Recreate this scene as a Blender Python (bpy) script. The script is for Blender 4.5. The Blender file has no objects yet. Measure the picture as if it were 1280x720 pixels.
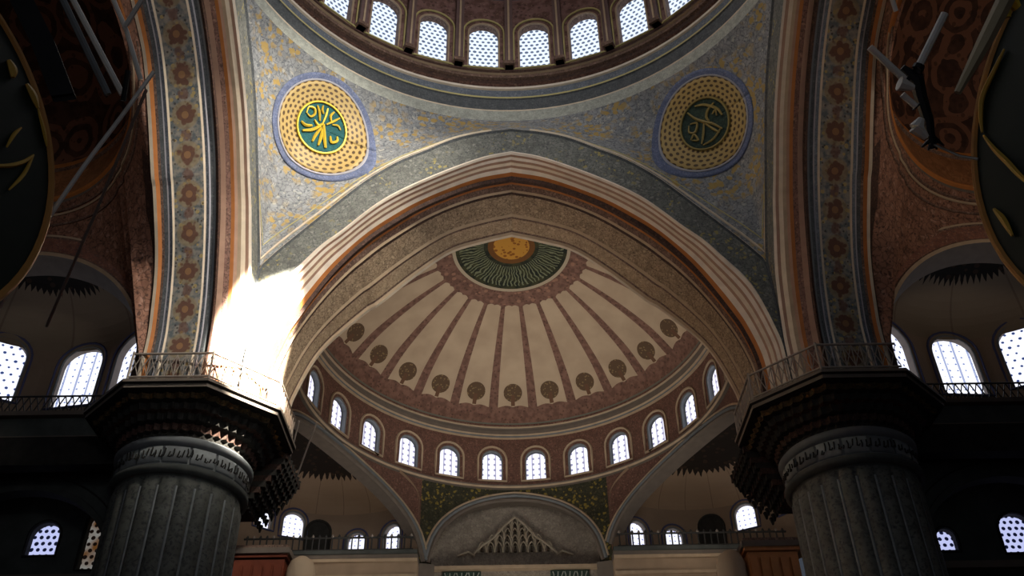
import bpy, math, random
from math import sin, cos, pi, sqrt, radians, atan2, hypot
from mathutils import Vector, Matrix
from mathutils.bvhtree import BVHTree
random.seed(7)
SC = bpy.context.scene
COL = SC.collection

# ------------------------------------------------------------------ camera
cam_d = bpy.data.cameras.new('camera'); cam = bpy.data.objects.new('camera', cam_d); COL.objects.link(cam)
SC.camera = cam
TH, RO, YA = radians(37.802), radians(.986), radians(.343)
_H = Vector((sin(YA), cos(YA), 0)); _R = Vector((cos(YA), -sin(YA), 0)); _Z = Vector((0, 0, 1))
_F = _H*cos(TH)+_Z*sin(TH); _U = -_H*sin(TH)+_Z*cos(TH)
_R2 = _R*cos(RO)-_U*sin(RO); _U2 = _R*sin(RO)+_U*cos(RO)
M = Matrix((( _R2.x, _U2.x, -_F.x, -.2), (_R2.y, _U2.y, -_F.y, -16.51), (_R2.z, _U2.z, -_F.z, 1.6), (0, 0, 0, 1)))
cam.matrix_world = M
cam_d.sensor_width = 36; cam_d.lens = 1199.8/1280*36; cam_d.clip_end = 300; cam_d.clip_start = .05

# ------------------------------------------------------------------ world, exposure
W = bpy.data.worlds.new('world'); SC.world = W; W.use_nodes = True
W.node_tree.nodes['Background'].inputs[0].default_value = (.62, .72, .9, 1)
W.node_tree.nodes['Background'].inputs[1].default_value = .07
VS = SC.view_settings
VS.view_transform = 'Standard'; VS.look = 'None'; VS.gamma = 1; VS.use_curve_mapping = False; VS.exposure = 0

# ------------------------------------------------------------------ lights
def look(o, loc, tgt):
    o.location = loc
    o.rotation_euler = (Vector(tgt)-Vector(loc)).to_track_quat('-Z', 'Y').to_euler()
def spot(name, loc, tgt, energy, deg, blend, col, size=.15, scale=(1, 1, 1)):
    d = bpy.data.lights.new(name, 'SPOT'); o = bpy.data.objects.new(name, d); COL.objects.link(o)
    look(o, loc, tgt); d.energy = energy; d.spot_size = radians(deg); d.spot_blend = blend; d.color = col; d.shadow_soft_size = size; o.scale = scale
    return o
def area(name, loc, tgt, energy, size, col, shape='DISK'):
    d = bpy.data.lights.new(name, 'AREA'); o = bpy.data.objects.new(name, d); COL.objects.link(o)
    look(o, loc, tgt); d.energy = energy; d.size = size; d.shape = shape; d.color = col
    return o
# the sunbeam that enters by a high window of the main dome and strikes the left pier
spot('sunbeam_through_dome_window', (6.2, -6.0, 34.6), (-7.7, 8.35, 19.6), 1000000, 10.6, .36, (1, .93, .80), .1, (.7, .92, 1))
spot('left_arch_fill_spot', (6.3, -6.1, 34.8), (-7.8, 7.8, 24.6), 34000, 38, 1., (1, .93, .82), .5)  # wide warm fill spot added to brighten the left arch mouldings
area('daylight_of_main_dome_windows', (0, 0, 35.5), (0, 0, 0), 210, 14, (.93, .96, 1))
p_ = bpy.data.lights.new('daylight_inside_main_dome', 'POINT'); po = bpy.data.objects.new('daylight_inside_main_dome', p_); COL.objects.link(po)
po.location = (0, -1, 38); p_.energy = 500; p_.shadow_soft_size = 3; p_.color = (1, .93, .88)
a_ = area('left_pendentive_fill', (7, -7.4, 27.5), (-8, 8.5, 28), 230, 2.5, (1, .97, .93)); a_.data.spread = radians(75)  # added fill lamp that makes the left pendentive brighter than the right
a_ = area('fill_from_entrance_side', (3, -24, 18), (-4, 9, 28), 170, 7, (.95, .96, 1)); a_.data.spread = radians(60)  # added area fill from behind the camera, aimed at the upper left
area('near_rod_fill', (0, -22, 4), (0, -4, 12), 75, 4, (.95, .96, 1))  # fill lamp behind the camera, added so the near rods and discs show
area('daylight_of_front_semidome_windows', (0, 18.5, 21.5), (0, 19.5, 30), 270, 9, (1, .91, .82))
area('lamp_light_in_right_semidome', (16, 1.5, 20.5), (15.5, 4.0, 30), 130, 4, (1, .82, .66))  # warm lamp light placed inside the right semidome
area('daylight_of_left_semidome_windows', (-16, 1.5, 20.5), (-15.5, 4.0, 30), 25, 4, (1, .76, .6))
area('daylight_in_front_exedra_right', (7.6, 20.6, 17.5), (8.2, 23, 22), 40, 2.5, (1, .88, .76))
area('daylight_in_front_exedra_left', (-7.6, 20.6, 17.5), (-8.2, 23, 22), 40, 2.5, (1, .88, .76))
area('front_wall_fill', (0, 20, 12), (0, 26, 20), 260, 4, (1, .93, .84))  # fill lamp that brightens the central arch wall from below

# ------------------------------------------------------------------ node expressions
class X:
    nt = None
    def __init__(s, k): s.k = k
    @staticmethod
    def op(o, *a, clamp=False):
        n = X.nt.nodes.new('ShaderNodeMath'); n.operation = o; n.use_clamp = clamp
        for i, v in enumerate(a):
            if isinstance(v, X): X.nt.links.new(v.k, n.inputs[i])
            else: n.inputs[i].default_value = v
        return X(n.outputs[0])
    def __add__(s, o): return X.op('ADD', s, o)
    __radd__ = __add__
    def __sub__(s, o): return X.op('SUBTRACT', s, o)
    def __rsub__(s, o): return X.op('SUBTRACT', o, s)
    def __mul__(s, o): return X.op('MULTIPLY', s, o)
    __rmul__ = __mul__
    def __truediv__(s, o): return X.op('DIVIDE', s, o)
    def lt(s, o): return X.op('LESS_THAN', s, o)
    def gt(s, o): return X.op('GREATER_THAN', s, o)
    def fr(s): return X.op('FRACT', s)
    def ab(s): return X.op('ABSOLUTE', s)
    def sn(s): return X.op('SINE', s)
    def floor(s): return X.op('FLOOR', s)
    def step(s, a, b):     # smooth 0..1 between a and b
        n = X.nt.nodes.new('ShaderNodeMapRange'); n.clamp = True
        X.nt.links.new(s.k, n.inputs[0]); n.inputs[1].default_value = a; n.inputs[2].default_value = b
        return X(n.outputs[0])
def len2(a, b): return X.op('SQRT', a*a+b*b)
def band(v, a, b): return v.gt(a)*v.lt(b)
def mix(f, a, b):
    n = X.nt.nodes.new('ShaderNodeMix'); n.data_type = 'RGBA'
    def put(v, i):
        if isinstance(v, X): X.nt.links.new(v.k, n.inputs[i])
        else: n.inputs[i].default_value = v if isinstance(v, float) else (v[0], v[1], v[2], 1)
    put(f, 0); put(a, 6); put(b, 7)
    return X(n.outputs[2])
def coords(uv):
    n = X.nt.nodes.new('ShaderNodeTexCoord'); s = X.nt.nodes.new('ShaderNodeSeparateXYZ')
    X.nt.links.new(n.outputs['UV' if uv else 'Object'], s.inputs[0])
    return [X(s.outputs[i]) for i in range(3)], X(n.outputs['UV' if uv else 'Object'])
def noise(vec, scale, detail=2.):
    n = X.nt.nodes.new('ShaderNodeTexNoise'); n.inputs['Scale'].default_value = scale; n.inputs['Detail'].default_value = detail
    X.nt.links.new(vec.k, n.inputs['Vector']); return X(n.outputs['Fac'])
def voro(vec, scale, feat='F1', rnd=1.):
    n = X.nt.nodes.new('ShaderNodeTexVoronoi'); n.feature = feat; n.inputs['Scale'].default_value = scale; n.inputs['Randomness'].default_value = rnd
    X.nt.links.new(vec.k, n.inputs['Vector']); return X(n.outputs['Distance'])
def vec3(a, b, c=0.):
    n = X.nt.nodes.new('ShaderNodeCombineXYZ')
    for i, v in enumerate((a, b, c)):
        if isinstance(v, X): X.nt.links.new(v.k, n.inputs[i])
        else: n.inputs[i].default_value = v
    return X(n.outputs[0])
def srgb(h):
    h = h.lstrip('#'); r = []
    for i in (0, 2, 4):
        c = int(h[i:i+2], 16)/255; r.append(c/12.92 if c <= .04045 else ((c+.055)/1.055)**2.4)
    return tuple(r)
MATS = {}
def mat(name, fn, rough=.75, metal=0., bump=0., emit=None):
    if name in MATS: return MATS[name]
    m = bpy.data.materials.new(name); m.use_nodes = True; nt = m.node_tree; X.nt = nt
    b = nt.nodes['Principled BSDF']; b.inputs['Roughness'].default_value = rough; b.inputs['Metallic'].default_value = metal
    b.inputs['Specular IOR Level'].default_value = .25
    c = fn()
    if isinstance(c, X): nt.links.new(c.k, b.inputs['Base Color'])
    else: b.inputs['Base Color'].default_value = (*c, 1)
    if emit:
        e = emit()
        if isinstance(e[0], X): nt.links.new(e[0].k, b.inputs['Emission Color'])
        else: b.inputs['Emission Color'].default_value = (*e[0], 1)
        b.inputs['Emission Strength'].default_value = e[1]
    MATS[name] = m; return m
def plain(name, col, rough=.75, metal=0., var=.12, sc=3.):
    col = srgb(col) if isinstance(col, str) else col
    def f():
        _, v = coords(False); n = noise(v, sc, 4.)
        return mix(n.step(.25, .75), tuple(c*(1-var) for c in col), tuple(min(1, c*(1+var)) for c in col))
    return mat(name, f, rough, metal)
def distort(v, sc, amt):
    n = X.nt.nodes.new('ShaderNodeTexNoise'); n.inputs['Scale'].default_value = sc; n.inputs['Detail'].default_value = 2
    X.nt.links.new(v.k, n.inputs['Vector'])
    a = X.nt.nodes.new('ShaderNodeVectorMath'); a.operation = 'MULTIPLY_ADD'
    X.nt.links.new(n.outputs['Color'], a.inputs[0]); a.inputs[1].default_value = (amt,)*3; X.nt.links.new(v.k, a.inputs[2])
    return X(a.outputs[0])
# painted arabesque: base field, dark tendrils, light petals, gold dots in clumps
def arab(name, base, dark, light, gold=None, sc=2.2, gd=.3, dk=.42, uv=False, clump=(.5, .62)):
    B, D, L = srgb(base), srgb(dark), srgb(light)
    def f():
        _, v0 = coords(uv)
        v = distort(v0, sc*1.6, .7/sc)
        n = noise(v0, sc*1.3, 3.)
        c = mix(n.step(.35, .65), tuple(x*.82 for x in B), tuple(min(1, x*1.18) for x in B))
        c = mix(voro(v, sc*2.1, 'F1').step(.33, .18)*.8, c, L)
        c = mix(voro(v, sc*2.6, 'DISTANCE_TO_EDGE').step(.09, .03)*.55, c, D)
        c = mix(voro(v, sc*3.7, 'F1').step(.33, .2)*.75, c, D)
        if gold:
            g = voro(v, sc*1.9, 'F1').step(gd*1.25, gd*.9)*noise(v0, sc*.35, 1.).step(*clump)
            c = mix(g*.85, c, srgb(gold))
        return c
    return mat(name, f)

m_pend = arab('painted_pendentive_blue_grey', '8d8f90', '555960', 'b3b0a6', 'b0924a', 1.9, .4, clump=(.42, .56))
m_green = arab('painted_green_band', '6f706a', '484a4a', '8d8c84', 'a0935a', 2.3, .26, clump=(.45, .6))
m_frz1 = arab('frieze_blue_grey', '6e757e', '4e5560', '888d92', None, 3.2)
m_frz2 = arab('frieze_dark_blue_grey', '585b5d', '404548', '696d6e', None, 3.2)
m_frz3 = arab('frieze_pale_green', 'a9aba0', '8c908a', 'b8b9ac', None, 3.2)
m_yel = plain('painted_yellow_line', 'bdb27a', .7)
m_cream = plain('painted_cream_line', 'd6c6ae', .7)
m_pink = plain('painted_dull_pink_line', 'a98772', .7)
m_white = plain('pale_stone_moulding', 'ddd0bf', .65)
m_orange = plain('painted_orange_line', 'b06f3a', .7)
m_tan = plain('painted_tan_line', 'b39d82', .7)
m_brown = arab('painted_brown_field', '775f52', '44352e', '9a8070', None, 2.6)
m_dbrown = arab('painted_dark_brown', '4a352c', '261b17', '62493c', None, 2.6)
m_rust = arab('painted_rust_field', '806054', '4c362e', 'a07f6c', None, 2.4)
m_soff1 = arab('soffit_brown_beige_tendrils', 'a18c73', '5b4c3c', 'c0aa8c', None, 2.7)
m_soff2 = arab('soffit_beige_leaves', 'b09a7e', '77604a', 'cbb598', None, 3.6)
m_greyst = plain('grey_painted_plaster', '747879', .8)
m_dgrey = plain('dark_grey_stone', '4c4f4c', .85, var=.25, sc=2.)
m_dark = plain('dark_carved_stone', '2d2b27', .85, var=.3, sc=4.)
m_iron = plain('dark_iron', '2b2b2c', .5, .6)
m_steel = plain('pale_metal_tube', 'd8d5cc', .4, 0.)
m_gold = plain('gold_paint', 'c9a23a', .45, .3)
m_goldl = plain('bright_gold_lettering', 'd9b83c', .45, .2)
m_teal = arab('teal_medallion_field', '1f5a5c', '16403f', '2f6f6d', None, 3.)
m_dteal = arab('dark_green_medallion_field', '35463d', '1d2a26', '4b5c4c', None, 3.)
m_blue = arab('blue_painted_ring', '6c7590', '4c5678', '8a90a2', None, 4.)
m_lav = plain('pale_lavender_line', 'a3a1a6', .7)
m_plaster = plain('cream_plaster', 'b8a288', .85, var=.06, sc=.8)
m_block = plain('pale_stone_blocks', 'a08a72', .8, var=.15, sc=1.5)
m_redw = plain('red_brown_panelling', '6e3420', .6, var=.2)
m_lamp = plain('orange_glazed_lamp', 'd0662a', .5)
m_rail = plain('pale_iron_railing', '9a8f84', .6, .2)
m_drail = plain('dark_iron_railing', '3b3a38', .6, .2)
m_disc = plain('dark_green_board', '0f1f18', .45, var=.2)
m_rim = plain('gilded_rim', 'b98440', .5, 0.)
m_mold = plain('grey_brown_moulding', '6f655b', .75)
m_floor = arab('red_carpet', '6a2a22', '3a1a1a', '8a4a3a', None, 1.2)

def goldring():
    def f():
        (x, y, z), v = coords(True)      # u angle in cells, v radius in cells
        fy = y.fr()-.5; sh = (y.floor()*.5); fx = (x+sh).fr()-.5
        d = len2(fx*1., fy*1.1)
        c = mix(d.lt(.32), srgb('b59a60'), srgb('63492a'))
        return mix(d.lt(.12), c, srgb('3a3f3a'))
    return mat('gold_scalloped_ring', f, .5)

def floral_band():   # u metres along, v 0..1 across
    def f():
        (x, y, z), v = coords(True)
        P = 1.28
        n = noise(v, 5., 3.)
        fx = ((x/P).fr()-.5)*P; fy = (y-.5)*1.05
        r = len2(fx, fy)
        c = mix(n.step(.4, .6), srgb('5c6468'), srgb('8f8a80'))
        c = mix(voro(v, 4.2).lt(.28)*.8, c, srgb('b09a62'))
        c = mix(voro(v, 6.5).lt(.25)*.75, c, srgb('39332f'))
        c = mix(r.step(.48, .42)*.6, c, srgb('93805c'))
        k = r + (voro(v, 5.5)-.3)*.25
        c = mix(k.step(.4, .34)*.85, c, srgb('5f3a30'))
        c = mix(r.lt(.12), c, srgb('8a6848'))
        fx2 = (((x/P)+.5).fr()-.5)*P
        r2 = len2(fx2, fy*1.2)+(n-.5)*.4
        c = mix(r2.step(.24, .16)*.7, c, srgb('6e4a3a'))
        return c
    return mat('floral_medallion_band', f)

def semidome_paint():   # u = cell index (ribs at half cells), v = normalised radius 0 crown .. 1 rim
    def f():
        (x, y, z), v = coords(True)
        o, ov = coords(False)
        red = mix(noise(ov, 4., 3.).step(.4, .6), srgb('6c4f43'), srgb('836253'))
        red = mix(voro(ov, 5.).lt(.25)*.7, red, srgb('523a30'))
        plas = mix(noise(ov, .9, 3.).step(.3, .7), srgb('b09a80'), srgb('c0aa8e'))
        a = ((x+.5).fr()-.5).ab()                 # 0 panel centre, .5 rib centre
        w = a.lt(.385)
        pan = w*y.gt(.375)*y.lt(.935)
        # rounded panel foot and pointed head
        pan2 = w*band(y+(a*9.5).sn()*.006, .392, .93)
        c = mix(pan2, red, plas)
        dr = voro(ov, 7.)
        t = len2(a/.25, (y-.868)/.04)           # tree crown
        tr = t.lt(1.)
        tc = mix(dr.lt(.3), srgb('5f4a36'), srgb('86704f'))
        c = mix(tr, c, tc)
        c = mix(a.lt(.05)*band(y, .88, .925), c, srgb('6a4c38'))
        # scrolls in the red collar round the crown
        col = band(y, .305, .385)
        c = mix(col*voro(ov, 3.).lt(.3)*.6, c, srgb('a87d66'))
        c = mix(band(y, .283, .3), c, srgb('b3a58c'))
        # crown oval
        cr = y.lt(.283)
        dk = mix(noise(ov, 3., 3.).step(.4, .6), srgb('1d231a'), srgb('3c3d25'))
        let = band(y, .14, .265)*((x*2.9+noise(ov, 2.2, 2.)*2.2).fr().lt(.36))
        dk = mix(let*.85, dk, srgb('7e8468'))
        dk = mix(y.lt(.12)*.8, dk, srgb('7a4c1e'))
        dk = mix(y.lt(.092), dk, mix(voro(ov, 4.).lt(.33), srgb('c08a34'), srgb('8a5418')))
        c = mix(cr, c, dk)
        c = mix(y.gt(.972), c, srgb('6c6a5e'))
        return c
    return mat('semidome_painted_ribs', f)

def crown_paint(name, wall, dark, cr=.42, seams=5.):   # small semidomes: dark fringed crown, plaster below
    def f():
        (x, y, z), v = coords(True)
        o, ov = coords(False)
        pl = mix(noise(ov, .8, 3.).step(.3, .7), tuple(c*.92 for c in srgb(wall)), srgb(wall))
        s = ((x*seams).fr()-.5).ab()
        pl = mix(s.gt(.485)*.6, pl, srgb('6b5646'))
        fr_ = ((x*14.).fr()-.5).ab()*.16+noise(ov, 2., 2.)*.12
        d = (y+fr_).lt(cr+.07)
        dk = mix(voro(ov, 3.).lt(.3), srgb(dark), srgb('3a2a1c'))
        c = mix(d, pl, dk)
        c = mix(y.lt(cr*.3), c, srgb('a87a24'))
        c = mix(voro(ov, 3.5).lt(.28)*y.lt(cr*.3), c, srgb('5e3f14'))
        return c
    return mat(name, f)

def spiral_paint():
    def f():
        (x, y, z), v = coords(False)
        n = voro(v, .62, 'F1', .35)
        c = mix(noise(v, 2., 3.).step(.4, .6), srgb('38241b'), srgb('4c3226'))
        k = (n*3.6+noise(v, 1.5, 2.)*.7).fr()
        c = mix(n.lt(.62)*k.lt(.5), c, srgb('6e4a38'))
        c = mix(voro(v, 3.).lt(.25)*.5, c, srgb('241710'))
        return c
    return mat('dark_swirling_medallions', f)

def drum_paint():
    def f():
        (x, y, z), v = coords(False)
        c = mix(noise(v, 3., 3.).step(.4, .6), srgb('664c45'), srgb('836560'))
        c = mix(voro(v, 4.).lt(.27)*.7, c, srgb('46332e'))
        return mix(voro(v, 6.).lt(.2)*.6, c, srgb('9a8070'))
    return mat('dome_drum_brown', f)

def pane_mat(name, strength, dots, tint='eef2ff', dark='3a4668', dr=.2, rows='hex', lead=0., warm=None, vdim=0.):
    # v in metres along the height, u in metres across
    def pat():
        (x, y, z), v = coords(True)
        fy = (y*dots)
        if rows == 'hex':
            fx = (x*dots+(fy.floor()*.5)).fr()-.5
        else:
            fx = (x*dots).fr()-.5
        d = len2(fx, fy.fr()-.5)+(noise(v, dots*.7, 1.)-.5)*.3
        k = d.lt(dr)
        if lead: k = X.op('MAXIMUM', k, ((x*lead+.5).fr()-.5).ab().gt(.42)*.8)
        c = mix(k, srgb(tint), srgb(dark))
        if warm: c = mix(noise(v, 1.6, 1.).step(.4, .6), c, mix(k, srgb(warm), srgb(dark)))
        return c
    return mat(name, lambda: (.02, .02, .03), .3, emit=lambda: (pat(), strength))

# ------------------------------------------------------------------ mesh helpers
def tag(o, label=None, cat=None, group=None, kind=None):
    if label: o['label'] = label
    if cat: o['category'] = cat
    if group: o['group'] = group
    if kind: o['kind'] = kind
    return o
class MB:
    def __init__(s): s.v = []; s.f = []; s.m = []; s.uv = []; s.mats = []
    def mi(s, m):
        if m not in s.mats: s.mats.append(m)
        return s.mats.index(m)
    def face(s, pts, m, uvs=None):
        i = len(s.v); s.v += [tuple(p) for p in pts]; s.f.append(tuple(range(i, i+len(pts)))); s.m.append(s.mi(m))
        s.uv += uvs if uvs else [(0, 0)]*len(pts)
    def grid(s, rows, mats, uvs=None, closed=False, flip=False):
        # rows[i][j]; mats: one material or list per j segment; shared vertices
        nI, nJ = len(rows), len(rows[0]); base = len(s.v)
        for r in rows: s.v += [tuple(p) for p in r]
        for i in range(nI-1+(1 if closed else 0)):
            for j in range(nJ-1):
                m = mats[j] if isinstance(mats, (list, tuple)) else mats
                if m is None: continue
                i2 = (i+1) % nI
                q = [base+i*nJ+j, base+i2*nJ+j, base+i2*nJ+j+1, base+i*nJ+j+1]
                if uvs:
                    ui, uj = (i, i+1)
                    t = [uvs(ui, j), uvs(uj, j), uvs(uj, j+1), uvs(ui, j+1)]
                else: t = [(0, 0)]*4
                if flip: q.reverse(); t.reverse()
                s.f.append(tuple(q)); s.m.append(s.mi(m)); s.uv += t
    def box(s, c, d, m, rot=0.):
        x, y, z = c; a, b, e = d[0]/2, d[1]/2, d[2]/2; C_, S_ = cos(rot), sin(rot)
        P = [Vector((x+i*a*C_-j*b*S_, y+i*a*S_+j*b*C_, z+k*e)) for i in (-1, 1) for j in (-1, 1) for k in (-1, 1)]
        for q in ((0, 1, 3, 2), (4, 6, 7, 5), (0, 4, 5, 1), (2, 3, 7, 6), (0, 2, 6, 4), (1, 5, 7, 3)): s.face([P[k] for k in q], m)
    def tube(s, pts, r, m, n=6, closed=False):
        pts = [Vector(p) for p in pts]; N = len(pts); rows = []
        for i, p in enumerate(pts):
            a = pts[(i-1) % N] if (i or closed) else p; b = pts[(i+1) % N] if (i < N-1 or closed) else p
            t = (b-a).normalized(); u = t.orthogonal().normalized() if not rows else (pu-t*pu.dot(t)).normalized()
            pu = u; w = t.cross(u); rr = r[i] if isinstance(r, (list, tuple)) else r
            rows.append([p+(u*cos(k*2*pi/n)+w*sin(k*2*pi/n))*rr for k in range(n+1)])
        s.grid(rows, m, closed=closed)
        if not closed:
            s.face(rows[0][:-1], m); s.face(rows[-1][:-1][::-1], m)
    def lathe(s, c, prof, m, n=48, rx=1., ry=1., a0=0., a1=2*pi, uvs=None):
        rows = []
        for i in range(n+1):
            a = a0+(a1-a0)*i/n
            rows.append([(c[0]+p[0]*rx*cos(a), c[1]+p[0]*ry*sin(a), c[2]+p[1]) for p in prof])
        s.grid(rows, m, uvs=uvs)
    def build(s, name, parent=None, smooth=False, solid=0., thing=None):
        me = bpy.data.meshes.new(name); me.from_pydata(s.v, [], s.f)
        for m in s.mats: me.materials.append(m)
        me.polygons.foreach_set('material_index', s.m)
        if smooth: me.polygons.foreach_set('use_smooth', [True]*len(s.f))
        uvl = me.uv_layers.new(name='UVMap'); uvl.data.foreach_set('uv', [c for p in s.uv for c in p])
        me.update()
        o = bpy.data.objects.new(name, me); COL.objects.link(o)
        if parent: o.parent = parent
        if solid:
            md = o.modifiers.new('thickness', 'SOLIDIFY'); md.thickness = abs(solid); md.offset = 1 if solid > 0 else -1
        return o
def empty(name, loc=(0, 0, 0)):
    o = bpy.data.objects.new(name, None); o.location = loc; COL.objects.link(o); return o
def place_parent(child, parent):
    child.parent = parent; child.matrix_parent_inverse = Matrix.Translation(-Vector(parent.location))

# curve helpers -----------------------------------------------------
def catmull(pts, n=12):
    out = []
    P = [Vector(p) for p in pts]; P = [P[0]*2-P[1]]+P+[P[-1]*2-P[-2]]
    for i in range(1, len(P)-2):
        for k in range(n):
            t = k/n; a, b, c, d = P[i-1:i+3]
            out.append(.5*((2*b)+(c-a)*t+(2*a-5*b+4*c-d)*t*t+(3*b-a-3*c+d)*t**3))
    out.append(P[-2]); return out
def resample(pts, n):
    L = [0]
    for a, b in zip(pts, pts[1:]): L.append(L[-1]+(Vector(b)-Vector(a)).length)
    out = []; j = 0
    for i in range(n+1):
        t = L[-1]*i/n
        while j < len(L)-2 and L[j+1] < t: j += 1
        k = (t-L[j])/max(1e-9, L[j+1]-L[j]); out.append(Vector(pts[j]).lerp(Vector(pts[j+1]), min(1, k)))
    return out
NA = 56
ZS = 17.0
A = 8.58
cE = [(0, 28.72), (1.2, 28.52), (2.2, 28.2), (3.25, 27.6), (4.2, 27.05), (5.25, 26.15), (6.1, 25.2), (6.6, 24.6), (7.3, 23.75), (8.0, 22.9), (8.58, 22.1)]
cW = [(0, 27.38), (1.15, 27.05), (3.05, 26.06), (4.6, 25.0), (5.9, 23.6), (6.5, 23.0), (7.0, 22.3), (7.88, 20.93), (8.38, 19.1), (8.46, 18.2), (8.46, ZS)]
cI = [(0, 27.0), (1.4, 26.65), (3.2, 25.72), (4.4, 24.8), (5.2, 24.05), (5.95, 23.1), (6.57, 22.1), (7.3, 20.6), (7.62, 19.8), (7.9, 18.6), (7.95, ZS)]
cB = [(0, 26.3), (1.1, 25.98), (2.4, 25.48), (3.7, 24.35), (5.0, 23.0), (5.5, 22.6), (6.9, 20.95), (7.6, 19.2), (7.76, 18.3), (7.8, ZS)]
kE = resample(catmull([(a, b, 0) for a, b in cE]), 40)
E_full = resample(catmull([(a, b, 0) for a, b in cE])+[Vector((8.58, ZS, 0))], NA)
Wc = resample(catmull([(a, b, 0) for a, b in cW]), NA)
Ic = resample(catmull([(a, b, 0) for a, b in cI]), NA)
Bc = resample(catmull([(a, b, 0) for a, b in cB]), NA)
def full(c): return [(-p[0], p[1]) for p in reversed(c)] + [(p[0], p[1]) for p in c[1:]]
def interp_sz(c, s):
    for a, b in zip(c, c[1:]):
        if a[0] <= s <= b[0]: k = (s-a[0])/max(1e-9, b[0]-a[0]); return a[1]+(b[1]-a[1])*k
    return c[-1][1]

# ------------------------------------------------------------------ floor and great arches
mb = MB(); mb.face([(-34, -34, 0), (34, -34, 0), (34, 34, 0), (-34, 34, 0)], m_floor)
tag(mb.build('floor'), 'red patterned carpet floor below the domes', 'floor', kind='structure')

SIDE_D = 11.3
def great_arch(face):
    DB = 12. if face == 'front' else SIDE_D
    # face: 'front','left','right'
    def T(s, d, z):      # s along the wall, d outward from the square's centre
        return {'front': (s, d, z), 'left': (-d, s, z), 'right': (d, -s, z)}[face]
    flip = face != 'x'
    Ef, Wf, If, Bf = full(E_full), full(Wc), full(Ic), full(Bc)
    # colour stripes: (curve a, curve b, ta, tb, depth a, depth b, raise, material)
    prof = []
    def P(kind, t, d, lift=0.): prof.append((kind, t, d, lift))
    mats = []
    # from extrados towards opening
    P('EW', 0, A, 0); 
    P('EW', .06, A-.07, 0); mats.append(m_cream)
    P('EW', .11, A, 0); mats.append(m_frz2)
    P('EW', .9, A, 0); mats.append(m_green)
    P('EW', .93, A-.03, 0); mats.append(m_frz2)
    P('WI', 0, A-.08, 0); mats.append(m_white)
    if face == 'front':
        seq = [(.16, -.08, m_white), (.2, .0, m_pink), (.36, .02, m_white), (.42, .1, m_pink), (.58, .12, m_cream), (.64, .2, m_pink), (.86, .25, m_white), (1., .34, m_orange)]
    else:
        seq = [(.16, -.08, m_white), (.2, .0, m_pink), (.40, .02, m_cream), (.46, .1, m_tan), (.60, .12, m_pink), (.66, .2, m_orange), (.86, .25, m_rust), (1., .34, m_pink)]
    for t, e, m in seq: P('WI', t, A+.46*t+e, 0); mats.append(m)
    d0 = A+.8
    if face == 'front':
        seq = [(.02, .12, m_dbrown), (.10, .0, m_dbrown), (.13, 0, m_orange), (.22, 0, m_brown), (.25, .03, m_tan), (.30, 0, m_dbrown), (.62, 0, m_soff1), (.66, .03, m_tan), (.70, 0, m_brown), (.90, 0, m_soff2), (.93, .0, m_brown), (.96, .05, m_tan), (1., .05, m_cream)]
    else:
        seq = [(.02, .1, m_dbrown), (.07, .0, m_dbrown), (.1, 0, m_greyst), (.15, 0, m_frz2), (.17, .03, m_lav), (.22, 0, m_frz1), (.25, .03, m_cream), (.70, 0, 'FLORAL'), (.73, .03, m_cream), (.78, 0, m_frz1), (.80, 0, m_lav), (.86, 0, m_frz2), (.90, 0, m_brown), (.95, .06, m_orange), (1., .05, m_cream)]
    for t, l, m in seq: P('IB', t, d0+(DB-d0)*t, l); mats.append(m)
    P('IB', 1., DB+.35, -.25); mats.append(m_dbrown)
    P('IB', 1., DB+.45, -2.2); mats.append(m_dbrown)
    rows = []; N = len(Ef); along = [0.]
    for i in range(1, N): along.append(along[-1]+hypot(If[i][0]-If[i-1][0], If[i][1]-If[i-1][1]))
    for i in range(N):
        row = []
        for kind, t, d, lift in prof:
            a, b = {'EW': (Ef, Wf), 'WI': (Wf, If), 'IB': (If, Bf)}[kind]
            s = a[i][0]+(b[i][0]-a[i][0])*t; z = a[i][1]+(b[i][1]-a[i][1])*t
            if lift:   # towards the opening (inward normal)
                j0, j1 = max(0, i-1), min(N-1, i+1)
                tx, tz = b[j1][0]-b[j0][0], b[j1][1]-b[j0][1]; L = hypot(tx, tz) or 1
                s += tz/L*lift; z -= tx/L*lift
                if abs(b[i][0]) < .01: s = 0
            row.append(T(s, d, z))
        rows.append(row)
    fm = floral_band(); ji = [k for k, m in enumerate(mats) if m == 'FLORAL']
    mats = [fm if m == 'FLORAL' else m for m in mats]
    def uv(i, j):
        v = 0. if (ji and j <= ji[0]) else 1.
        return (along[min(i, N-1)], v)
    mb = MB(); mb.grid(rows, mats, uvs=uv, flip=(face == 'front'))
    lab = {'front': 'great pointed arch ahead with pale mouldings, opening into the ribbed semidome',
           'left': 'great arch at left with floral medallion soffit, next to the sunlit patch',
           'right': 'great arch at right with dim floral medallion soffit'}[face]
    return tag(mb.build('trim_arch_'+face), lab, 'arch', kind='structure')
for fc in ('front', 'left', 'right'): great_arch(fc)

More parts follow.
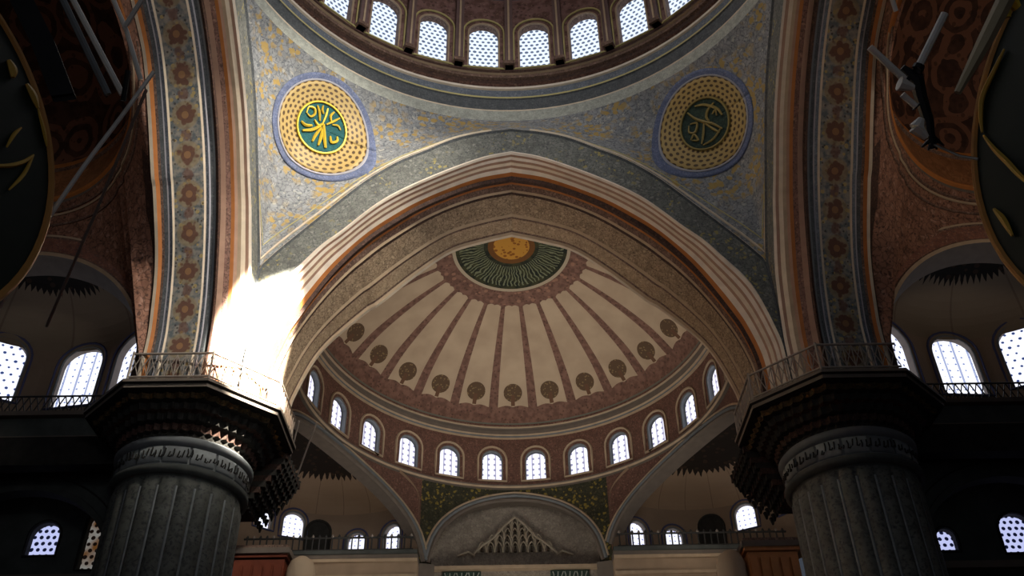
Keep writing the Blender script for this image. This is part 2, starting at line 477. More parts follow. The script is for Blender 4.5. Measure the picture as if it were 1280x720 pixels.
# ------------------------------------------------------------------ pendentives
RR, ZR, ZT = 9.9, 30.6, 32.57
def arch_pt(face, q):    # q 0 crown .. 1 corner, on the E curve
    k = q*(len(kE)-1); i = min(int(k), len(kE)-2); p = kE[i].lerp(kE[i+1], k-i); return p[0], p[1]
def pend_point(sx, phi, t):
    # phi 0..90 from +y towards x ; t 0 ring .. 1 arch
    if phi <= 45: s, z = arch_pt('f', phi/45); P1 = Vector((s, A, z))
    else: s, z = arch_pt('s', (90-phi)/45); P1 = Vector((A, s, z))
    a = radians(phi); P0 = Vector((RR*sin(a), RR*cos(a), ZR))
    P = P0.lerp(P1, t); w = sin(radians(phi)*2)
    b = 4*t*(1-t)*.62*w**1.5
    d = Vector((P.x, P.y, 0)).normalized()
    P += d*b+Vector((0, 0, b*.55))
    return Vector((P.x*sx, P.y, P.z))
BV = {}
for sx, side in ((-1, 'left'), (1, 'right')):
    rows = []; NP = 60; NT = 24
    for i in range(NP+1): rows.append([pend_point(sx, 90*i/NP, j/NT) for j in range(NT+1)])
    mb = MB(); mb.grid(rows, m_pend, flip=(sx > 0))
    # pale border line along the arches
    for off, r, mm in ((.955, .05, m_cream), (.90, .025, m_yel)):
        pts = [pend_point(sx, 90*i/NP, off if off < .93 else .965) for i in range(2, NP-1)]
        mb.tube(pts, r, mm, 5)
    o = mb.build('wall_pendentive_'+side, smooth=True)
    tag(o, f'blue-grey painted pendentive on the {side} carrying a calligraphy roundel', 'pendentive', kind='structure')
    BV[side] = BVHTree.FromPolygons([v.co.copy() for v in o.data.vertices], [tuple(p.vertices) for p in o.data.polygons])
# back pendentives (behind the viewer's frame, they close the square under the dome)
mb = MB()
for sx in (-1, 1):
    rows = [[Vector((p.x, -p.y, p.z)) for p in [pend_point(sx, 90*i/20, j/6) for j in range(7)]] for i in range(21)]
    mb.grid(rows, m_pend, flip=(sx < 0))
tag(mb.build('wall_pendentive_back', smooth=True), 'blue-grey painted pendentives behind the viewer', 'pendentive', kind='structure')

# ------------------------------------------------------------------ ring, drum and main dome
prof = [(9.9, 30.6), (9.88, 31.15), (9.86, 31.2), (9.86, 31.8), (9.8, 31.84), (9.8, 31.93), (9.88, 31.97), (9.9, 32.42), (9.82, 32.45), (9.82, 32.57), (9.95, 32.6),
        (9.98, 32.75), (9.85, 32.8), (9.83, 33.0), (9.72, 33.03), (9.72, 33.2), (9.62, 33.22), (9.62, 33.36)]
mm = [m_frz3, m_cream, m_frz2, m_frz2, m_yel, m_frz1, m_frz1, m_cream, m_white, m_dbrown, m_dbrown, m_rust, m_dbrown, m_brown, m_brown, m_tan, m_dbrown]
mb = MB(); mb.lathe((0, 0, 0), prof, mm, 128)
tag(mb.build('trim_dome_ring'), 'circular painted frieze and brown cornice at the foot of the main dome', 'cornice', kind='structure')

def holed_wall(mb, mapf, u0, u1, z0, z1, hw, sill, spring, depth, m, mrev, uc=None, na=12, bottom=None):
    """wall cell with a round headed opening, mapf(u, z, d) -> point, u in cell units, metres via hw tuple (half width in u)"""
    uc = (u0+u1)/2 if uc is None else uc
    wz = hw[1]; wu = hw[0]          # half width in u units and in metres (for the round head)
    out = []
    out.append(((uc-wu, sill), (u0, sill)))
    out.append(((uc-wu, (sill+spring)/2), (u0, (sill+spring)/2)))
    sL = (uc-u0)/wu*wz; sR = (u1-uc)/wu*wz; hz = z1-spring
    angs = sorted(set([pi-k*pi/na for k in range(na+1)]+[atan2(hz, sR), pi-atan2(hz, sL)]), reverse=True)
    for a in angs:
        c, s_ = cos(a), sin(a); sx = sR if c > 0 else sL
        k = min(sx/abs(c) if abs(c) > 1e-6 else 1e9, hz/s_ if s_ > 1e-6 else 1e9)
        out.append(((uc+wu*c, spring+wz*s_), (uc+c*k/wz*wu, spring+s_*k)))
    out.append(((uc+wu, (sill+spring)/2), (u1, (sill+spring)/2)))
    out.append(((uc+wu, sill), (u1, sill)))
    for (h1, r1), (h2, r2) in zip(out, out[1:]):
        mb.face([mapf(r1[0], r1[1], 0), mapf(r2[0], r2[1], 0), mapf(h2[0], h2[1], 0), mapf(h1[0], h1[1], 0)], m)
        mb.face([mapf(h1[0], h1[1], 0), mapf(h2[0], h2[1], 0), mapf(h2[0], h2[1], depth), mapf(h1[0], h1[1], depth)], mrev)
    mb.face([mapf(uc-wu, sill, 0), mapf(uc+wu, sill, 0), mapf(uc+wu, sill, depth), mapf(uc-wu, sill, depth)], mrev)
    for a, b in ((u0, uc-wu), (uc-wu, uc+wu), (uc+wu, u1)):
        mb.face([mapf(a, z0, 0), mapf(b, z0, 0), mapf(b, sill, 0), mapf(a, sill, 0)], m)
def outline(mapf, uc, wu, wz, sill, spring, d, grow=0., na=12, sillpts=True):
    k = (wz+grow)/wz
    P = [mapf(uc-wu*k, sill, d), mapf(uc-wu*k, (sill+spring)/2, d)]
    P += [mapf(uc-wu*k*cos(i*pi/na), spring+(wz+grow)*sin(i*pi/na), d) for i in range(na+1)]
    P += [mapf(uc+wu*k, (sill+spring)/2, d), mapf(uc+wu*k, sill, d)]
    return P
def pane(mb, mapf, uc, wu, wz, sill, spring, d, m, na=12):
    c = mapf(uc, (sill+spring)/2, d)
    pts = [(-1, sill)]+[(-cos(i*pi/na), spring+wz*sin(i*pi/na)) for i in range(na+1)]+[(1, sill)]
    P = [mapf(uc+wu*a, z, d) for a, z in pts]; uvp = [(a*wz, z-sill) for a, z in pts]
    for i in range(len(P)):
        j = (i+1) % len(P)
        mb.face([c, P[i], P[j]], m, [(0, (spring-sill)/2), uvp[i], uvp[j]])
WN = [0]
def window(label, mapf, uc, wu, wz, sill, spring, depth, pm, frames, parts=None):
    """a window: pane mesh plus frames (list of (grow, radius, d, material, name))"""
    WN[0] += 1
    mb = MB(); pane(mb, mapf, uc, wu, wz, sill, spring, depth, pm)
    b = empty('window_%d' % WN[0], mapf(uc, sill, depth)); tag(b, label, 'window', kind='structure')
    place_parent(mb.build('pane'), b)
    for grow, r, d, m, nm in frames:
        mb = MB(); mb.tube(outline(mapf, uc, wu, wz, sill, spring, d, grow), r, m, 5, closed=True); place_parent(mb.build(nm), b)
    return b

# main dome drum: 28 windows
NW = 28; DA = 2*pi/NW
m_drum = drum_paint(); m_pilas = plain('purple_brown_pilaster', '6c5856', .7)
p_dome = pane_mat('leaded_glass_main_dome', 1.2, 4.3, 'e2ecfb', '55637a', .30)
def map_dome(u, z, d): a = u*DA; r = 9.62+d; return Vector((r*sin(a), r*cos(a), z))
mb = MB()
for k in range(NW):
    u = k+.5
    holed_wall(mb, map_dome, u-.5, u+.5, 33.36, 38.2, (.62/9.62/DA, .62), 33.42, 35.8, .5, m_drum, m_brown)
dome_prof = [(9.62, 38.2), (9.45, 38.25), (9.45, 38.5), (9.3, 38.55), (9.0, 40.2), (8.0, 42.6), (6.2, 44.8), (3.8, 46.2), (1.6, 46.8), (0, 46.9)]
mb.lathe((0, 0, 0), dome_prof, [m_dbrown, m_tan, m_dbrown]+[m_rust]*6, 56)
tag(mb.build('ceiling_main_dome'), 'main dome with its brown drum of arched windows', 'dome', kind='structure')
for k in range(NW):
    u = k+.5
    if 6 < k < 21: continue
    pos = 'front' if (k <= 5 or k >= 22) else 'side'
    rel = (k+.5) if k < 14 else k+.5-28
    order = ['first', 'second', 'third', 'fourth', 'fifth', 'sixth', 'seventh'][int(abs(rel))]
    sd = 'right' if rel > 0 else 'left'
    window(f'{order} arched lattice window to the {sd} of centre in the main dome drum', map_dome, u, .62/9.62/DA, .62, 33.42, 35.8, .35, p_dome,
           [(.25, .045, -.05, m_yel, 'frame'), (.04, .05, .02, m_tan, 'inner_moulding')])
# pilasters between the windows
for k in range(-7, 8):
    mb = MB(); a = k*DA
    mb.box((9.5*sin(a), 9.5*cos(a), 35.75), (.34, .3, 4.7), m_pilas, -a)
    mb.box((9.34*sin(a), 9.34*cos(a), 35.75), (.08, .06, 4.6), m_tan, -a)
    mb.box((9.45*sin(a), 9.45*cos(a), 33.5), (.46, .4, .2), m_brown, -a)
    tag(mb.build('trim_pilaster'), ('pilaster on the main dome drum, centre front' if k == 0 else f"pilaster {['first','second','third','fourth','fifth','sixth','seventh'][abs(k)-1]} to the {'right' if k>0 else 'left'} of the dome drum's front centre"), 'pilaster', kind='structure')

# ------------------------------------------------------------------ pendentive roundels
def drape(side, uvp, c, nrm, tx, ty, off):
    P = c+tx*uvp[0]+ty*uvp[1]*1.06
    hit = BV[side].ray_cast(P-nrm*3, nrm)
    q = hit[0] if hit[0] else P
    return q-nrm*off
def roundel(side, px_dir, label, strokes, fm, gm):
    sx = -1 if side == 'left' else 1
    hit = BV[side].ray_cast(Vector((-.2, -16.51, 1.6)), px_dir)
    c = hit[0]; nrm = Vector((sx*.62, .62, .48)).normalized()
    tx = Vector((.71, -sx*.71, 0)) if sx > 0 else Vector((.71, .71, 0)); tx.normalize()
    tx = (tx-nrm*tx.dot(nrm)).normalized(); ty = tx.cross(nrm); 
    if ty.z < 0: ty = -ty
    root = empty('calligraphy_roundel', c); tag(root, label, 'roundel', 'painted roundels on the pendentives')
    def ring(name, r0, r1, off, m, nr=3, uvs=None, n=72):
        mb = MB(); rows = [[drape(side, ((r0+(r1-r0)*j/nr)*cos(2*pi*i/n), (r0+(r1-r0)*j/nr)*sin(2*pi*i/n)), c, nrm, tx, ty, off) for j in range(nr+1)] for i in range(n+1)]
        mb.grid(rows, m, uvs=uvs); o = mb.build(name, smooth=True, solid=.03); place_parent(o, root); return o
    ring('outer_border', RO_*1.0, RO_*1.17, .04, m_blue)
    ring('pale_line', RO_*1.0, RO_*1.04, .07, m_lav)
    ring('gold_ring', RO_*.56, RO_, .06, goldring(), 6, lambda i, j: (i*.5, j*.75))
    ring('inner_disc', .001, RO_*.57, .07, fm, 6)
    mb = MB()
    mb.tube([drape(side, (RO_*.555*cos(2*pi*i/48), RO_*.555*sin(2*pi*i/48)), c, nrm, tx, ty, .1) for i in range(48)], .045, gm, 5, closed=True)
    place_parent(mb.build('disc_edge'), root)
    mb = MB()
    for st in strokes:
        w = st[0]; pts = catmull([(a, b, 0) for a, b in st[1]], 5) if len(st[1]) > 2 else [Vector((*st[1][0], 0)), Vector((*st[1][1], 0))]
        P = [drape(side, (p[0]*RO_, p[1]*RO_), c, nrm, tx, ty, .11) for p in pts]
        mb.tube(P, [w*(.55+.45*sin(pi*(i+.5)/len(P))) for i in range(len(P))], gm, 5)
    place_parent(mb.build('lettering'), root)
def px_dir(x, y): return (_F+_R2*((x-640)/1199.8)+_U2*((360-y)/1199.8)).normalized()
RO_ = 1.72
# strokes traced from the left roundel's fan of letters (units of the gold ring's radius)
L = [(.07, [(.0, .10), (-.14, -.12), (-.36, -.27)]), (.07, [(.02, .1), (.12, -.15), (.22, -.38)]), (.06, [(0, 0), (-.06, -.22), (-.08, -.38)]), (.06, [(.03, -.02), (.06, -.22), (.06, -.4)]),
     (.06, [(-.46, -.1), (-.34, -.13), (-.2, -.06)]), (.06, [(.24, -.08), (.3, -.2), (.4, -.12), (.38, -.02)]), (.05, [(0, .1), (0, .3), (-.02, .46)]),
     (.05, [(-.42, .12), (-.42, .26), (-.3, .3), (-.24, .2), (-.3, .1), (-.4, .12)]), (.05, [(-.26, .4), (-.16, .28), (-.08, .12)]), (.05, [(.3, .4), (.2, .26), (.08, .12)]),
     (.05, [(.14, .46), (.1, .34), (.16, .22)]), (.045, [(.2, .18), (.32, .22), (.4, .16)]), (.045, [(-.14, .46), (-.12, .36), (-.06, .3)]), (.05, [(.0, .0), (-.1, .02), (-.2, .08)])]
R = [(.06, [(-.26, .42), (-.16, .22), (.0, .04), (.16, -.1), (.3, -.3)]), (.06, [(.36, .3), (.18, .24), (.08, .12), (.1, -.0)]), (.06, [(-.06, .46), (.14, .38), (.36, .16), (.42, -.04)]),
     (.05, [(-.02, .02), (-.12, -.2), (-.22, -.38)]), (.05, [(.0, .0), (.12, -.2), (.22, -.34)]), (.05, [(-.3, .16), (-.16, .1), (-.26, -.06), (-.38, .0), (-.34, .14)]),
     (.05, [(-.4, -.18), (-.3, -.1), (-.26, -.26), (-.38, -.2)]), (.05, [(-.2, -.42), (.05, -.4), (.3, -.26)]), (.04, [(.22, .1), (.32, .14), (.3, .02)])]
roundel('left', px_dir(400, 160), 'painted calligraphy roundel, gold ring around a bright teal disc, left pendentive', L, m_teal, m_goldl)
roundel('right', px_dir(883, 155), 'painted calligraphy roundel, dull gold ring around a dark green disc, right pendentive', R, m_dteal, plain('dull_gold_lettering', '9a8850', .5))

# ------------------------------------------------------------------ front semidome
RX, RY, YC = 8.84, 9.73, 16.46
DS = radians(13.86)
def map_sd(u, z, d):       # u in cells, 0 = centre front
    a = u*DS; n = Vector((sin(a)/RX, cos(a)/RY, 0)).normalized()
    return Vector((RX*sin(a), YC+RY*cos(a), z))+n*d
m_sd = semidome_paint()
KW = 8
rowsU = [-(KW+.5)+i/8 for i in range(int((2*KW+1)*8)+1)]
# drum with windows at half cells
mb = MB()
m_sdrum = arab('semidome_drum_red_brown', '6f5044', '4b362e', '8a6a5a', None, 3.)
for k in range(-KW, KW):
    u = k+.5; wu = .55/9.3/DS
    holed_wall(mb, map_sd, u-.5, u+.5, 22.62, 25.1, (wu, .53), 22.78, 23.95, .45, m_sdrum, m_greyst)
# sill cornice below, mouldings above, dome
def sd_profile(pr, mats, uvv=None):
    rows = []
    for u in rowsU:
        a = u*DS; row = []
        for r, z in pr: row.append((RX*r*sin(a), YC+RY*r*cos(a), z))
        rows.append(row)
    mb.grid(rows, mats, uvs=(lambda i, j: (rowsU[min(i, len(rowsU)-1)], pr[j][0])) if uvv else None)
sd_profile([(1.0, 22.35), (.985, 22.38), (.978, 22.45), (.978, 22.52), (.99, 22.56), (1., 22.62)], [m_mold, m_tan, m_mold, m_mold, m_brown])
sd_profile([(1., 25.1), (.985, 25.13), (.985, 25.22), (.975, 25.26), (.975, 25.45), (.985, 25.5), (.98, 25.62), (.97, 25.66), (.972, 25.75), (.975, 25.8)],
           [m_tan, m_greyst, m_tan, m_mold, m_greyst, m_mold, m_tan, m_rust, m_rust])
dome_pts = catmull([(.975, 25.8, 0), (.955, 26.3, 0), (.92, 26.65, 0), (.8, 27.5, 0), (.6, 28.38, 0), (.4, 29.0, 0), (.28, 29.26, 0), (.12, 29.5, 0), (.0005, 29.55, 0)], 6)
sd_profile([(p[0], p[1]) for p in dome_pts], m_sd, True)
crown_pts = [(p[0], p[1]) for p in dome_pts if p[0] <= .42]; rowsC = [8.5+i*(360/13.86-17)/40 for i in range(41)]
mb.grid([[(RX*r*sin(u*DS), YC+RY*r*cos(u*DS), z) for r, z in crown_pts] for u in rowsC], m_sd, uvs=lambda i, j: (rowsC[min(i, 40)], crown_pts[j][0]))
tag(mb.build('ceiling_front_semidome', smooth=False), 'front semidome with cream panels between red-brown ribs and a dark oval crown', 'semidome', kind='structure')
p_sd = pane_mat('leaded_glass_front', 1.25, 3.4, 'f4f2ff', '8a8aa8', .2, 'sq', 2.6)
names = ['first', 'second', 'third', 'fourth', 'fifth', 'sixth', 'seventh', 'eighth']
for k in range(-7, 7):
    u = k+.5; n = names[k if k >= 0 else -k-1]
    window(f"{n} arched window {'right' if k>=0 else 'left'} of centre in the front semidome drum", map_sd, u, .55/9.3/DS*.9, .48, 22.8, 23.93, .28, p_sd,
           [(.04, .05, .05, m_greyst, 'frame'), (.24, .06, -.03, m_tan, 'arched_surround')])

# apse wall under the drum with the three arches
def h_side(phi):
    x = (phi-64)/35.
    return 18.3+3.7*sqrt(max(0, 1-x*x)) if abs(x) < 1 else 18.3
def h_cent(phi):
    x = phi/26.; return 18.3+3.45*(max(0, 1-abs(x)**2.1))**.52 if abs(x) < 1 else 18.3
def ell(phi, d=0): return map_sd(radians(phi)/DS, 0, d)
def apse(phi0, phi1, hf, zlow, n, m, mr, depth):
    prev = None
    for i in range(n+1):
        ph = phi0+(phi1-phi0)*i/n; h = hf(ph); cur = (ph, h)
        if prev:
            a, b = ell(prev[0]), ell(ph); a2, b2 = ell(prev[0], depth), ell(ph, depth)
            mbx.face([(a.x, a.y, 22.4), (b.x, b.y, 22.4), (b.x, b.y, h), (a.x, a.y, prev[1])], m)
            mbx.face([(a.x, a.y, prev[1]), (b.x, b.y, h), (b2.x, b2.y, h), (a2.x, a2.y, prev[1])], mr)
        prev = cur
m_spand = arab('spandrel_green_gold', '3b3a2a', '1f2119', '5b5440', '8d7a35', 2.4, .3, clump=(.4, .5))
for nm, p0, p1, hf, lab in (('front_centre', -27., 27., h_cent, 'apse wall over the central arch below the semidome windows'),
                            ('front_right', 29., 99., h_side, 'apse wall over the right exedra arch'), ('front_left', -29., -99., lambda p: h_side(-p), 'apse wall over the left exedra arch')):
    mbx = MB(); apse(p0, p1, hf, 0, 48, m_spand if nm == 'front_centre' else m_sdrum, m_mold, .7 if nm != 'front_centre' else .5)
    tag(mbx.build('wall_'+nm), lab, 'wall', kind='structure')
    # archivolt mouldings
    mb = MB()
    s0, s1 = (p0+.6, p1-.6)
    for g, r, mmat, d in ((.06, .11, m_mold, -.02), (.28, .09, m_greyst, -.02), (.45, .05, m_tan, -.02)):
        pts = []
        c0 = 0 if nm == 'front_centre' else (64 if p0 > 0 else -64)
        for i in range(61):
            ph = s0+(s1-s0)*i/60; x = (ph-c0)/(26. if c0 == 0 else 35.)
            h = hf(ph); k = g
            e = ell(ph+(x*g*4.2), d); pts.append((e.x, e.y, min(22.5, h+g*(1-.5*min(1, abs(x))))))
        mb.tube(pts, r, mmat, 6)
    tag(mb.build('trim_archivolt'), {'front_centre': 'moulded rim of the central round arch', 'front_right': 'moulded rim of the right exedra arch', 'front_left': 'moulded rim of the left exedra arch'}[nm], 'arch moulding', kind='structure')
# piers of wall between arches
for s in (-1, 1):
    mb = MB(); e = [ell(s*p) for p in (25.5, 27, 28.5, 30)]
    for a, b in zip(e, e[1:]): mb.face([(a.x, a.y, 0), (b.x, b.y, 0), (b.x, b.y, 22.4), (a.x, a.y, 22.4)], m_spand)
    mb.box((s*4.15, 25.15, 9.1), (.9, .6, 18.2), m_mold, -s*.3)
    tag(mb.build('wall_front_respond_'+('left' if s < 0 else 'right')), f"narrow dark wall strip where the central arch meets the {'left' if s<0 else 'right'} exedra", 'wall', kind='structure')

# central recess: pale wall with carved fan crest
mb = MB(); m_ctr = arab('pale_grey_painted_wall', '93887a', '7b7064', 'a59a8a', None, 2.)
rows = []
for i in range(25):
    a = -1+2*i/24; x = a*4.3; y = 25.9+1.0*sqrt(max(0, 1-a*a))*1.0; rows.append([(x, y, z) for z in (17.6, 18.2, 18.4, 19.3, 20.6, 21.6, 22.3)])
mb.grid(rows, [m_mold, m_tan, m_ctr, m_ctr, m_ctr, m_ctr])
o = mb.build('wall_apse_recess'); tag(o, 'pale painted wall inside the central arch behind the carved crest', 'wall', kind='structure')
root = empty('carved_crest', (0, 26.6, 19)); tag(root, 'carved openwork fan crest on the pale wall inside the central arch', 'ornament')
m_crest = plain('pale_carved_stone', 'a89c88', .7); m_shadow = plain('opening_shade_paint', '443b30', .9)  # shade inside the crest's openings, painted on dark plugs
def crest_y(x): return 26.62-.05*abs(x)
# stepped lattice of lancets within a triangular outline
mb = MB()
for row_, (n, z, w) in enumerate(((9, 18.95, .36), (7, 19.35, .34), (5, 19.75, .32), (3, 20.12, .3), (1, 20.45, .28))):
    z = 19.35+(z-18.8)*.86
    for i in range(n):
        x = (i-(n-1)/2)*w*1.08
        pts = [(x-w/2*cos(t*pi/6), crest_y(x), z+.36*sin(t*pi/6)*(1.15 if t == 3 else 1)) for t in range(7)]
        mb.tube([(x-w/2, crest_y(x), z-.12)]+pts+[(x+w/2, crest_y(x), z-.12)], .035, m_crest, 5)
        mg = MB(); mg.tube([(x, crest_y(x)+.06, z-.06), (x, crest_y(x)+.06, z+.2)], [.08, .04], m_shadow, 6); place_parent(mg.build('opening_shade'), root)
for s in (-1, 1):
    mb.tube([(s*1.95, crest_y(2), 19.3), (s*1.55, crest_y(1.6), 19.7), (s*1.0, crest_y(1.1), 20.1), (s*.45, crest_y(.5), 20.75), (0, crest_y(0), 21.15)], .06, m_crest, 6)
    mb.tube([(s*2.7, crest_y(2), 19.2), (s*2.2, crest_y(2), 19.4), (s*1.9, crest_y(2), 19.2)], .05, m_crest, 6)
place_parent(mb.build('lattice'), root)
# lower arch of the apse, dark inside, with green inscription panels
mb = MB()
pts_o = [(3.9*cos(pi-i*pi/24), 25.9, 15.6+2.25*sin(i*pi/24)) for i in range(25)]; pts_i = [(1.9*cos(pi-i*pi/24), 25.9, 15.6+2.15*sin(i*pi/24)) for i in range(25)]
for i in range(24):
    mb.face([pts_i[i], pts_i[i+1], (pts_o[i+1][0]*1.1, 25.9, 18.2), (pts_o[i][0]*1.1, 25.9, 18.2)], m_ctr)
    mb.face([pts_i[i], pts_i[i+1], (pts_i[i+1][0], 27.5, pts_i[i+1][2]), (pts_i[i][0], 27.5, pts_i[i][2])], m_brown)
for s in (-1, 1): mb.face([(s*1.9, 25.9, 0), (s*4.3, 25.9, 0), (s*4.3, 25.9, 18.2), (s*1.9, 25.9, 15.6)], m_ctr)
mb.face([(-2, 27.5, 10), (2, 27.5, 10), (2, 27.5, 18.2), (-2, 27.5, 18.2)], m_dbrown)
mb.box((0, 25.75, 18.28), (8.4, .35, .16), m_tan)
tag(mb.build('wall_apse_lower'), 'lower apse wall with the top of a dark niche arch at the bottom edge', 'wall', kind='structure')
for s in (-1, 1):
    root = empty('inscription_panel', (s*2.3, 25.8, 18)); tag(root, f"green and pale inscription panel {'left' if s<0 else 'right'} of the dark niche top under the crest", 'inscription')
    mb = MB(); mb.box((s*2.45, 25.8, 17.92), (1.75, .08, .46), m_dteal); place_parent(mb.build('panel'), root)
    mb = MB()
    for i in range(9):
        x = s*2.45-.75+i*.18
        mb.tube([(x, 25.73, 17.75), (x+.03, 25.73, 17.92), (x-.02+.06*(i % 3), 25.73, 18.08)], .028, m_frz3, 5)
        if i % 2: mb.tube([(x-.06, 25.73, 17.8), (x+.05, 25.73, 17.76), (x+.12, 25.73, 17.84)], .025, m_frz3, 5)
    place_parent(mb.build('lettering'), root)

# ------------------------------------------------------------------ exedrae
p_ex = pane_mat('leaded_glass_exedra', 1.3, 4.2, 'eef0ff', '7f83b4', .14, 'sq')
p_side = pane_mat('leaded_glass_side', 1.3, 3.6, 'e8ecff', '2f3f6e', .17, 'hex')
p_sidev = pane_mat('leaded_glass_side_clear', 1.3, 3.6, 'f2f4ff', '6f7fae', .12, 'sq', 2.2)
p_low = pane_mat('leaded_glass_lower', .9, 4.6, 'c9d0ff', '10152e', .30, 'hex')
p_stain = pane_mat('stained_glass_warm', .22, 4.5, 'f0eee6', '2a1c14', .30, 'hex', warm='b0763e')
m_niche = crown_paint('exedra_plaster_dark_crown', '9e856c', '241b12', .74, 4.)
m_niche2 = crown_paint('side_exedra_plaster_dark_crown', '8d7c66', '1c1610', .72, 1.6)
def niche(name, label, cx, cy, r, z0, zs, zt, az0, az1, keep, m, wins, sidemir=1, floor_y=None):
    """cylindrical niche with a quarter dome; az from +y towards sidemir*x"""
    mb = MB()
    def mp(u, z, d):
        a = radians(u); return Vector((cx+sidemir*(r+d)*sin(a), cy+(r+d)*cos(a), z))
    cells = sorted(wins, key=lambda w: w[0]); n = len(cells)
    edges = [az0]+[(a[0]+b[0])/2 for a, b in zip(cells, cells[1:])]+[az1]
    for (az, hw, sill, spring, pm, lab), e0, e1 in zip(cells, edges, edges[1:]):
        wu = math.degrees(hw/r)
        sub = 3
        holed_wall(mb, mp, max(e0, az-2.2*wu), min(e1, az+2.2*wu), z0, zs, (wu, hw), sill, spring, .4, m_plN, m_mold, uc=az)
        for a, b in ((e0, max(e0, az-2.2*wu)), (min(e1, az+2.2*wu), e1)):
            k = max(1, int((b-a)/6))
            if b-a < .01: continue
            for i in range(k):
                u0_, u1_ = a+(b-a)*i/k, a+(b-a)*(i+1)/k
                mb.face([mp(u0_, z0, 0), mp(u1_, z0, 0), mp(u1_, zs, 0), mp(u0_, zs, 0)], m_plN)
    rows = []; NU, NV = 48, 14
    for i in range(NU+1):
        u = az0+(az1-az0)*i/NU; a = radians(u)
        rows.append([(cx+sidemir*r*cos(j*pi/2/NV)*sin(a), cy+r*cos(j*pi/2/NV)*cos(a), zs+(zt-zs)*sin(j*pi/2/NV)) for j in range(NV+1)])
    sub = MB(); sub.grid(rows, m, uvs=lambda i, j: (radians(az0+(az1-az0)*i/NU), cos(j*pi/2/NV)))
    b0 = len(mb.v); mi = mb.mi(m); mb.v += sub.v; k = 0
    for f in sub.f:
        c = sum((Vector(sub.v[q]) for q in f), Vector())/len(f)
        if keep(c): mb.f.append(tuple(q+b0 for q in f)); mb.m.append(mi); mb.uv += sub.uv[k:k+len(f)]
        k += len(f)
    o = mb.build(name); tag(o, label, 'exedra', kind='structure')
    for az, hw, sill, spring, pm, lab in wins:
        wu = math.degrees(hw/r)
        if pm == 'dark':
            WN[0] += 1; q = MB(); pane(q, mp, az, wu*1.35, hw*1.35, sill, spring, -.06, m_dark)
            b = empty('window_%d' % WN[0], mp(az, sill, 0)); tag(b, lab, 'window', kind='structure'); place_parent(q.build('shutter'), b)
            q = MB(); q.tube(outline(mp, az, wu*1.35, hw*1.35, sill, spring, -.08, .02), .07, m_dark, 5, closed=True); place_parent(q.build('frame'), b)
            continue
        window(lab, mp, az, wu, hw, sill, spring, .25, pm, [(.05, .05, .02, m_greyst, 'frame'), (.2, .045, -.03, m_blueg, 'painted_surround')])
    return mp
m_plN = plain('exedra_wall_plaster', '8f7a66', .85, var=.08, sc=1.)
m_blueg = plain('blue_grey_painted_surround', '4a4c6a', .8)
inside_main = lambda c: ((c.x/RX)**2+((c.y-YC)/RY)**2) > .98
